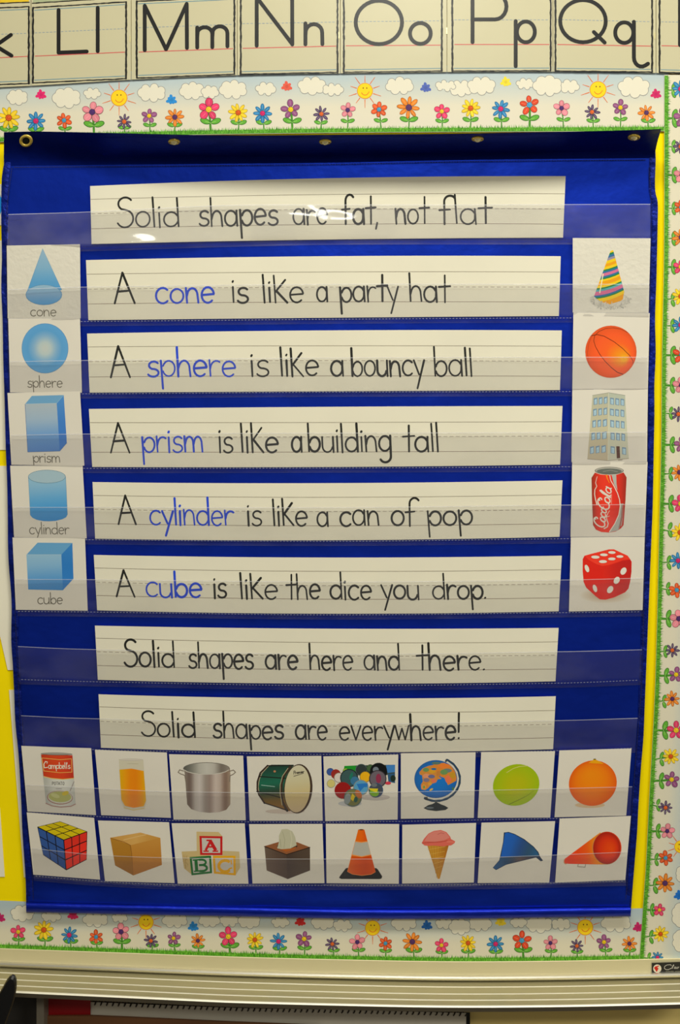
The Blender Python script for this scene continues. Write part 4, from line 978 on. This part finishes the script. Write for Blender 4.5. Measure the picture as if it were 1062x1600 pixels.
i.ell(395,430,18,50,(30,120,100),17,20); i.ell(745,460,34,60,(150,50,80),18,0); i.poly([(465,530),(610,520),(600,570),(560,570),(510,625)],(40,120,200),20); i.ell(690,640,60,50,(120,170,40),22,20); i.poly([(620,585),(740,590),(720,640),(640,610)],(220,200,40),23); i.ell(690,545,38,24,(110,116,120),23)
i.poly([(385,720),(410,650),(445,690),(420,750)],(220,190,30),23); i.ell(490,660,36,60,(190,110,60),23,-30); i.ell(350,720,40,70,(140,150,150),23,10); i.ell(455,730,24,36,(40,90,80),24,10); i.ell(260,560,26,16,(250,110,90),17,-20)
i.build('printed_marbles', t)
# globe
t, mk = sc_(((626,1177),(742.8,1175.3),(740,1278),(626,1279.3)), 'small card with a blue and orange globe on a stand', SH1, 620, 1160)
i = mk(); i.line(arc(500,470,300,275,-62,118),36,(44,70,96),1); i.line(arc(500,470,285,260,-60,115),12,(214,210,200),2); i.poly([(358,715),(385,690),(400,735),(365,735)],(50,56,60),2); i.poly([(610,240),(628,208),(645,225),(625,255)],(60,70,80),2)
i.poly([(478,735),(515,735),(512,775),(485,775)],(80,90,96),2); i.poly([(340,838),(400,800),(455,785),(490,765),(520,768),(560,790),(610,808),(655,835),(620,862),(500,876),(390,862)],(44,52,56),3); i.ell(420,835,50,12,(110,120,126),4)
i.ell(495,468,273,242,(40,90,150),5,0,n=40); i.rad(495,468,268,238,[(20,120,206),(22,118,204),(26,112,196),(30,100,176)],6,n=40)
LND=(214,140,60)
for pts,c_ in [([(285,380),(330,330),(400,300),(470,285),(480,330),(560,360),(520,420),(570,465),(520,470),(500,510),(440,530),(400,580),(360,610),(310,600),(305,540),(330,500),(320,420),(290,410)],LND),([(440,310),(480,270),(600,260),(690,300),(740,370),(760,450),(755,490),(700,520),(650,545),(630,500),(600,450),(560,440),(530,390),(460,350)],(222,136,50))]: i.poly(pts,c_,7)
for x,y,a,b,c_ in [(370,350,40,26,(110,150,90)),(450,370,46,24,(220,160,40)),(375,430,46,32,(226,150,110)),(440,435,44,24,(110,110,150)),(375,480,40,26,(130,120,140)),(470,490,32,26,(230,120,90)),(340,570,34,34,(226,150,70)),(345,570,12,20,(110,160,80)),(420,530,24,20,(226,160,60)),(600,300,80,30,(240,130,50)),(640,360,60,26,(110,130,130)),(600,380,50,34,(110,150,90)),(530,400,26,40,(200,130,60)),(655,470,40,50,(236,120,80)),(710,420,40,40,(200,150,40)),(500,265,60,18,(90,120,110)),(715,590,14,22,(80,120,80)),(470,340,34,14,(30,110,170))]: i.ell(x,y,a,b,c_,8,n=14)
i.ell(437,602,26,12,(220,180,90),8,-30); i.build('printed_globe', t)
# tennis ball
t, mk = sc_(((751.6,1175),(866.7,1173.7),(859.3,1277.5),(746,1278)), 'small card with a yellow green tennis ball picture', SH1, 740, 1160)
i = mk(); i.rad(540,543,300,262,[(186,186,10),(184,186,6),(172,188,8),(160,188,10)],1,rot=-18,n=40); i.line([(420,385),(500,335),(580,308),(680,300)],9,(206,204,110),2); i.line([(450,790),(560,740),(680,680),(760,620)],12,(130,146,8),2,wend=5)
i.build('printed_tennis_ball', t)
# orange
t, mk = sc_(((873.5,1172.5),(986.3,1169.5),(978,1274.4),(866,1277)), 'small card with a round orange fruit picture', SH1, 860, 1160)
i = mk(); i.ell(500,800,190,36,(220,190,150),1); i.rad(538,520,308,288,[(244,140,4),(244,136,2),(242,124,4),(232,96,8)],2,fx=-20,fy=-120,rot=-20,n=44); i.poly([(480,262),(560,212),(620,240),(680,275)],(240,166,10),3); i.ell(562,215,18,7,(110,100,20),4)
i.build('printed_orange', t)

# lower row
t, mk = sc_(((41.7,1269.3),(147,1277.9),(156.4,1374.5),(52,1366.6)), 'small card with a puzzle cube of yellow, blue and red squares', SH2, 35, 1265)
i = mk(); i.poly([(190,220),(480,150),(828,280),(820,640),(560,775),(265,580)],(18,16,20),1)
def facegrid(A,B,C,D,col):
    bl_ = lambda u,v: (A[0]*(1-u)*(1-v)+B[0]*u*(1-v)+C[0]*u*v+D[0]*(1-u)*v, A[1]*(1-u)*(1-v)+B[1]*u*(1-v)+C[1]*u*v+D[1]*(1-u)*v)
    for a in range(3):
        for b in range(3):
            e = .03; i.poly([bl_((a+e)/3+.008,(b+e)/3+.008),bl_((a+1-e)/3-.008,(b+e)/3+.008),bl_((a+1-e)/3-.008,(b+1-e)/3-.008),bl_((a+e)/3+.008,(b+1-e)/3-.008)],shade(col,random.uniform(.95,1.05)),2)
facegrid((192,220),(480,152),(826,280),(528,388),(216,192,12)); facegrid((192,225),(528,388),(556,770),(262,576),(52,88,156)); facegrid((528,388),(826,280),(820,638),(558,770),(236,52,36))
i.build('printed_puzzle_cube', t)
t, mk = sc_(((153,1282),(264,1284.7),(272.7,1379.8),(164,1376.7)), 'small card with a brown cardboard box picture', SH2, 147, 1270)
i = mk(); i.grad([(205,318),(470,410),(500,800),(268,672)],(330,330),(380,740),[(186,132,44),(180,124,38),(160,104,32)],1); i.grad([(470,410),(845,320),(865,665),(500,800)],(640,360),(680,760),[(206,146,62),(196,132,50),(176,112,38)],1); i.grad([(205,318),(590,252),(845,320),(470,412)],(300,280),(760,360),[(212,158,80),(220,170,92),(206,150,68)],2)
i.line([(210,322),(380,372),(460,412),(480,520),(495,780)],7,(150,96,34),3); i.line([(380,345),(660,278)],14,(226,184,116),3); i.build('printed_box', t)
t, mk = sc_(((268,1286.3),(382.3,1286.5),(388,1380.8),(277.7,1380.8)), 'small card with three wooden A B C blocks picture', SH2, 263, 1270)
i = mk(); WD=(212,186,130)
i.poly([(358,240),(640,245),(690,300),(400,540),(362,500)],WD,1); i.poly([(168,495),(400,485),(540,550),(300,790),(200,710)],(206,180,124),1); i.poly([(700,485),(905,495),(915,700),(860,790),(560,540)],(206,184,134),1)
for q4,c_ in (([(395,295),(690,300),(690,540),(405,538)],(206,32,34)),([(270,565),(545,548),(558,770),(295,798)],(24,112,46)),([(565,552),(855,548),(860,798),(580,775)],(234,170,10))):
    i.poly(q4,c_,2); cx_=sum(p[0] for p in q4)/4; cy_=sum(p[1] for p in q4)/4
    i.poly([(cx_+(p[0]-cx_)*.8,cy_+(p[1]-cy_)*.78) for p in q4],(206,200,190),3)
for k in range(14): i.line([(random.uniform(180,240),random.uniform(530,700)),(random.uniform(200,260),random.uniform(560,720))],4,(180,150,96),2)
i.build('printed_blocks', t)
i = mk(); R_=(206,32,34); i.line([(475,480),(540,355)],30,R_,5,cap=False); i.line([(530,350),(605,480)],42,R_,5,cap=False); i.line([(490,435),(590,435)],20,R_,5,cap=False)
i.line([(445,490),(515,490)],18,R_,5,cap=False); i.line([(562,490),(635,490)],18,R_,5,cap=False); i.line([(485,352),(555,352)],20,R_,5,cap=False); i.build('printed_letter', t)
i = mk(); G_=(24,112,46); i.line([(350,600),(362,745)],40,G_,5,cap=False); i.line([(310,605),(420,596)],18,G_,5,cap=False); i.line([(325,748),(440,738)],18,G_,5,cap=False)
i.line([(390,600)]+arc(425,632,52,34,-90,90)+[(390,668)],26,G_,5,cap=False); i.line([(390,668)]+arc(435,705,56,38,-90,90)+[(395,745)],28,G_,5,cap=False); i.build('printed_letter', t)
i = mk(); Y_=(234,170,10); i.line(arc(725,680,82,72,-45,-315),38,Y_,5,cap=False); i.line([(800,600),(805,660)],16,Y_,5,cap=False); i.line([(770,720),(812,700)],18,Y_,5,cap=False); i.build('printed_letter', t)
t, mk = sc_(((389,1287.6),(503.6,1287.2),(506.7,1380),(394.4,1380.5)), 'small card with a brown tissue box picture', SH2, 380, 1275)
i = mk(); i.grad([(270,385),(550,490),(567,805),(298,695)],(270,500),(560,500),[(110,92,78),(96,76,64),(84,66,56)],1); i.grad([(550,490),(850,398),(852,695),(567,805)],(560,500),(850,500),[(74,58,50),(84,68,56),(88,72,60)],1)
i.poly([(270,385),(470,325),(690,335),(850,398),(550,492)],(150,92,56),2); i.line([(270,388),(550,492),(850,400)],10,(50,34,26),3); i.ell(560,385,130,40,(60,40,30),3)
i.poly([(432,412),(455,330),(455,250),(490,170),(560,165),(625,195),(662,270),(680,375),(600,415),(520,428),(470,420)],(196,192,164),4); i.line([(500,200),(530,300),(520,410)],7,(176,172,142),5); i.line([(600,200),(620,300),(600,400)],8,(214,208,180),5); i.line([(470,300),(480,400)],8,(172,168,140),5); i.poly([(480,425),(600,415),(680,390),(650,430),(540,460)],(180,96,40),5)
i.build('printed_tissue_box', t)
t, mk = sc_(((508.8,1287),(623.4,1287.5),(622.8,1380.9),(510,1379.9)), 'small card with an orange and white traffic cone picture', SH2, 500, 1275)
i = mk(); i.poly([(242,790),(250,770),(325,670),(345,662),(715,665),(735,680),(792,770),(785,795),(760,805),(270,803)],(20,20,18),1)
i.poly([(485,172),(565,172),(708,715),(650,748),(530,762),(410,745),(345,710)],(240,150,70),2); i.grad([(487,175),(563,175),(602,318),(525,330),(450,318)],(450,250),(600,250),[(236,110,8),(240,104,6),(224,84,10)],3)
i.poly([(448,330),(525,342),(605,330),(646,490),(530,514),(408,490)],(186,182,170),3); i.grad([(402,505),(530,526),(652,500),(706,712),(650,742),(530,756),(410,740),(350,708)],(360,600),(700,600),[(224,96,14),(216,80,8),(206,72,8),(222,84,12)],3); i.ell(525,175,30,8,(110,60,30),4)
i.build('printed_traffic_cone', t)
t, mk = sc_(((628.3,1288.7),(743.6,1285.8),(740,1379),(628,1380.5)), 'small card with a pink ice cream cone picture', SH2, 620, 1275)
i = mk(); i.grad([(385,370),(660,375),(545,802),(520,802)],(400,500),(640,500),[(206,150,50),(206,146,46),(176,108,30)],1)
for k in range(7):
    i.line([(400+k*36,385),(470+k*12,790-abs(k-3)*60)],5,(180,120,40),2); 
for k in range(6): i.line([(395+k*22,430+k*60),(620-k*10,390+k*62)],5,(222,176,80),3,cap=False) if k<5 else None
i.poly([(315,345),(345,290),(400,225),(470,190),(560,178),(630,205),(680,265),(690,295),(742,322),(735,345),(690,375),(620,380),(600,388),(500,380),(450,378),(400,382),(350,375)],(226,106,90),4)
i.poly([(350,320),(400,232),(470,197),(560,185),(625,212),(672,275),(600,310),(480,330)],(226,134,120),5); i.line([(330,345),(450,335),(560,330),(640,315)],10,(196,80,66),6); i.line([(520,235),(560,215),(600,225)],7,(200,100,90),6); i.line([(640,330),(690,330),(720,335)],14,(236,130,110),6)
i.build('printed_ice_cream', t)
t, mk = sc_(((752,1285.4),(867,1283),(857.7,1379),(746,1379.7)), 'small card with a blue plastic funnel picture', SH2, 738, 1275)
i = mk(); i.poly([(400,210),(460,203),(540,230),(660,295),(780,390),(840,460),(860,515),(900,570),(870,578),(810,530),(600,580),(430,622),(300,690),(258,660),(340,565),(350,520),(390,330)],(34,56,84),1)
i.grad([(415,215),(460,212),(540,240),(650,300),(770,395),(830,465),(846,512),(700,516),(360,524),(395,340)],(400,330),(820,480),[(34,100,196),(36,96,184),(44,80,140),(50,84,116),(44,96,140)],2,n=12); i.grad([(355,528),(800,522),(600,574),(430,616),(300,682),(265,658),(345,570)],(300,600),(760,540),[(40,90,140),(44,76,110),(96,80,80),(60,60,80)],2)
i.build('printed_funnel', t)
t, mk = sc_(((874,1279),(985.3,1274.8),(976.5,1375),(867,1379)), 'small card with an orange megaphone picture', SH2, 858, 1265)
i = mk(); i.grad([(183,645),(200,625),(575,345),(650,290),(720,480),(720,700),(620,700),(240,692),(195,685)],(250,600),(600,560),[(238,60,20),(240,74,20),(240,92,18),(244,140,20)],1)
i.ell(733,490,184,210,(190,140,80),2,n=40); i.ell(738,488,182,206,(226,70,30),3,n=40); i.rad(733,492,174,204,[(236,76,10),(232,68,8),(222,50,14),(170,34,14)],4,fx=60,fy=10,n=40)
i.ell(208,665,26,34,(210,150,110),2); i.ell(213,660,22,28,(238,66,22),3); i.line([(368,698),(362,727),(455,735),(462,700)],8,(150,140,124),3)
i.build('printed_megaphone', t)

# ------------------------------------------------------------------ metal board rail and tray
rail = thing('marker_tray', 'long ribbed aluminium board rail and tray below the flower border', 'tray', P(530, 1573, .02))
tray_xs = lerpx(-60, 1125, 40)
def extrude(name, prof, m, parent, closed=False):
    """prof: list of (offset px below the rail's top line, d, dz)"""
    vs = []; fs = []; n = len(prof)
    for x in tray_xs:
        y0 = rail_top(x); k = 1.0 - .05 * max(0, (360 - x) / 360)
        for off, d, dz in prof: vs.append(P(x, y0 + off * k, d) + Vector((0, 0, dz)))
    for a in range(len(tray_xs) - 1):
        for b in range(n - 1 if not closed else n):
            c = (b + 1) % n; fs.append((a*n+b, a*n+c, (a+1)*n+c, (a+1)*n+b))
    return mesh_obj(name, vs, fs, m, parent)
extrude('top_rail', [(2, .0045, .0), (0, .0045, 0), (0, .0125, 0), (1.2, .0135, 0), (22, .0135, 0)], M_rail, rail)
extrude('rail_lip', [(21.5, .0135, 0), (22.5, .017, 0), (24.5, .0195, 0), (27, .0205, 0), (29.5, .0195, 0), (31, .0165, 0), (31.5, .0135, 0)], M_alud, rail)
td = lambda off: .0135 + (off - 31) / 40 * .074
prof = [(31, .0135, 0)]
for r_ in (40.5, 51.5, 61):
    extrude('tray_rib', [(r_ - .9, td(r_ - .9), 0), (r_ - .7, td(r_ - .9), .0006), (r_, td(r_), .0009), (r_ + .4, td(r_ + .5), .0006), (r_ + .7, td(r_ + .7), 0)], M_rib, rail)
prof += [(71, td(71), 0)]
extrude('tray_floor', prof, M_alu, rail)
extrude('front_lip', [(70, td(70.2), 0), (70, td(70.2), .0012), (71.2, td(71.2), .0012), (72.4, td(71.4) + .001, 0)], M_rib, rail)
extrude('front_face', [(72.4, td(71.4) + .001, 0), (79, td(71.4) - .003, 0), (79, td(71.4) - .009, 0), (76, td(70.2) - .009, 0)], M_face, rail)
# maker's plate
def plate():
    q = ((1018, 1504.5), (1076, 1502.5), (1076, 1518.5), (1018, 1521.5)); o = quadsheet('maker_plate', q, .0150, .0150, M_plate, rail, thick=.0014)
    o['label'] = 'black nameplate with a red and white emblem'
    i = Ink(lambda x, y: .0150)
    i.ell(1026.5, 1513.5, 6.4, 6.6, (226, 214, 190), 1); i.poly([(1021.3, 1512.3), (1023.5, 1510), (1029.3, 1508.6), (1029.6, 1509.4), (1026.2, 1511.8), (1028.6, 1512.8), (1027, 1516.3), (1025.5, 1518.8)], (206, 40, 26), 2)
    i.line([(1048.5, 1509), (1047.5, 1507.3), (1042, 1507.6), (1038, 1510), (1037.6, 1513), (1040, 1515), (1044, 1515), (1048, 1513)], .75, (206, 200, 188), 2)
    i.line([(1048, 1513.5), (1052.5, 1508.5), (1052, 1507.2), (1050.3, 1510), (1050.4, 1513.3)], .7, (206, 200, 188), 2)
    i.line([(1056, 1511), (1053.4, 1511), (1053, 1513.2), (1055.2, 1513.4), (1056, 1511), (1056.6, 1513.6)], .7, (206, 200, 188), 2)
    i.line([(1058.4, 1511), (1058.4, 1513.6), (1059, 1511.4), (1060.5, 1511)], .7, (206, 200, 188), 2)
    for x in (1040, 1042, 1044, 1046, 1048.5, 1050.5, 1055, 1057, 1059, 1061): i.line([(x, 1517.9), (x + 1.2, 1517.8)], 1.1, (150, 146, 120), 2, cap=False)
    i.build('plate_print', o)
plate()

# ------------------------------------------------------------------ below the tray
# spiral pad hanging under the tray
sp = curve([(96, 1564), (140, 1566.5), (360, 1575.5), (530, 1579), (700, 1583), (735, 1584)])
pad = thing('spiral_pad', 'cream spiral bound pad hanging just under the metal tray', 'pad', P(400, 1640, .012))
sheet('pages', lambda x: sp(x) - 1, lambda x: 1665, lerpx(140, 728, 12), .012, .012, M_pad, pad, thick=.004)
sheet('back_cover', lambda x: sp(x) - 2, lambda x: 1668, lerpx(96, 734, 12), .0078, .0078, M_black, pad, thick=.0015)
vs = []; fs = []; n_c = 68; seg = 12
pts = []
for i in range(n_c * seg + 1):
    k = i / seg; x = 104 + (728 - 104) * k / n_c; a = 2 * math.pi * k
    pts.append(P(x, sp(x) - 1, .0102) + Vector((0, -.0038 * math.cos(a), .0038 * math.sin(a))))
for i, p in enumerate(pts):
    tdir = (pts[min(i+1, len(pts)-1)] - pts[max(i-1, 0)]).normalized(); s1 = tdir.cross(Vector((1, 0, 0.01))).normalized(); s2 = tdir.cross(s1)
    for b in range(4): a = math.pi / 2 * b; vs.append(p + s1 * .0010 * math.cos(a) + s2 * .0010 * math.sin(a))
for i in range(len(pts) - 1):
    for b in range(4): c = (b + 1) % 4; fs.append((i*4+b, i*4+c, (i+1)*4+c, (i+1)*4+b))
mesh_obj('spiral_coil', vs, fs, M_wire, pad)
o = quadsheet('folder', ((70, 1556), (141.5, 1560), (141.5, 1660), (70, 1660)), .0165, .0165, M_red, None, thick=.002)
tag(o, 'dark red folder under the left end of the metal tray', 'folder')
def slab(name, q, d0, d1, m, lab, cat):
    vs = [P(x, y, d1) for x, y in q]; vs += [Vector((v.x, -d0, v.z)) for v in vs]; n = len(q)
    fs = [tuple(reversed(range(n))), tuple(range(n, 2*n))] + [(a, (a+1)%n, n+(a+1)%n, n+a) for a in range(n)]
    o = mesh_obj(name, vs, fs, m); tag(o, lab, cat); return o
slab('wooden_ledge', [(69, 1588), (140, 1587.5), (200, 1590), (360, 1597.5), (500, 1603), (500, 1680), (69, 1680)], .0188, .0225, M_wood, 'brown wooden ledge in the shade below the red folder', 'shelf')
slab('metal_post', [(57, 1556), (68.5, 1557), (69, 1690), (57, 1690)], .001, .040, M_post, 'grey upright post under the tray left of the red folder', 'post')
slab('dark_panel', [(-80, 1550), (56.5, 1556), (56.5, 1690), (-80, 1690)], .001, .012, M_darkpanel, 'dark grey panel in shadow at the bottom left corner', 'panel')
# black chair back in the corner, nearer than the tray
q = [(-60, 1640), (-58, 1600), (-30, 1578), (-8, 1562), (0, 1549), (5.5, 1540), (11, 1530), (15.5, 1524.5), (20, 1522), (23.5, 1523.5), (25.8, 1528), (26.6, 1535), (26, 1545), (24, 1556), (20, 1570), (14.5, 1585), (9, 1600), (5, 1620), (2, 1660), (-50, 1660)]
vs = []; fs = []; n = len(q); cx_, cy_ = -10, 1600
prof = [(.90, .150), (.97, .153), (1.0, .158), (1.0, .168), (.97, .174), (.90, .177)]
for s_, d in reversed(prof):
    for x, y in q: vs.append(P(cx_ + (x - cx_) * s_, cy_ + (y - cy_) * s_, d))
for a in range(len(prof) - 1):
    for b in range(n): c = (b + 1) % n; fs.append((a*n+b, a*n+c, (a+1)*n+c, (a+1)*n+b))
fs.append(tuple(range(n - 1, -1, -1))); fs.append(tuple((len(prof)-1)*n + k for k in range(n)))
o = mesh_obj('chair_back', vs, fs, M_black, None); tag(o, 'rounded black plastic chair back poking up in the bottom left corner', 'chair')
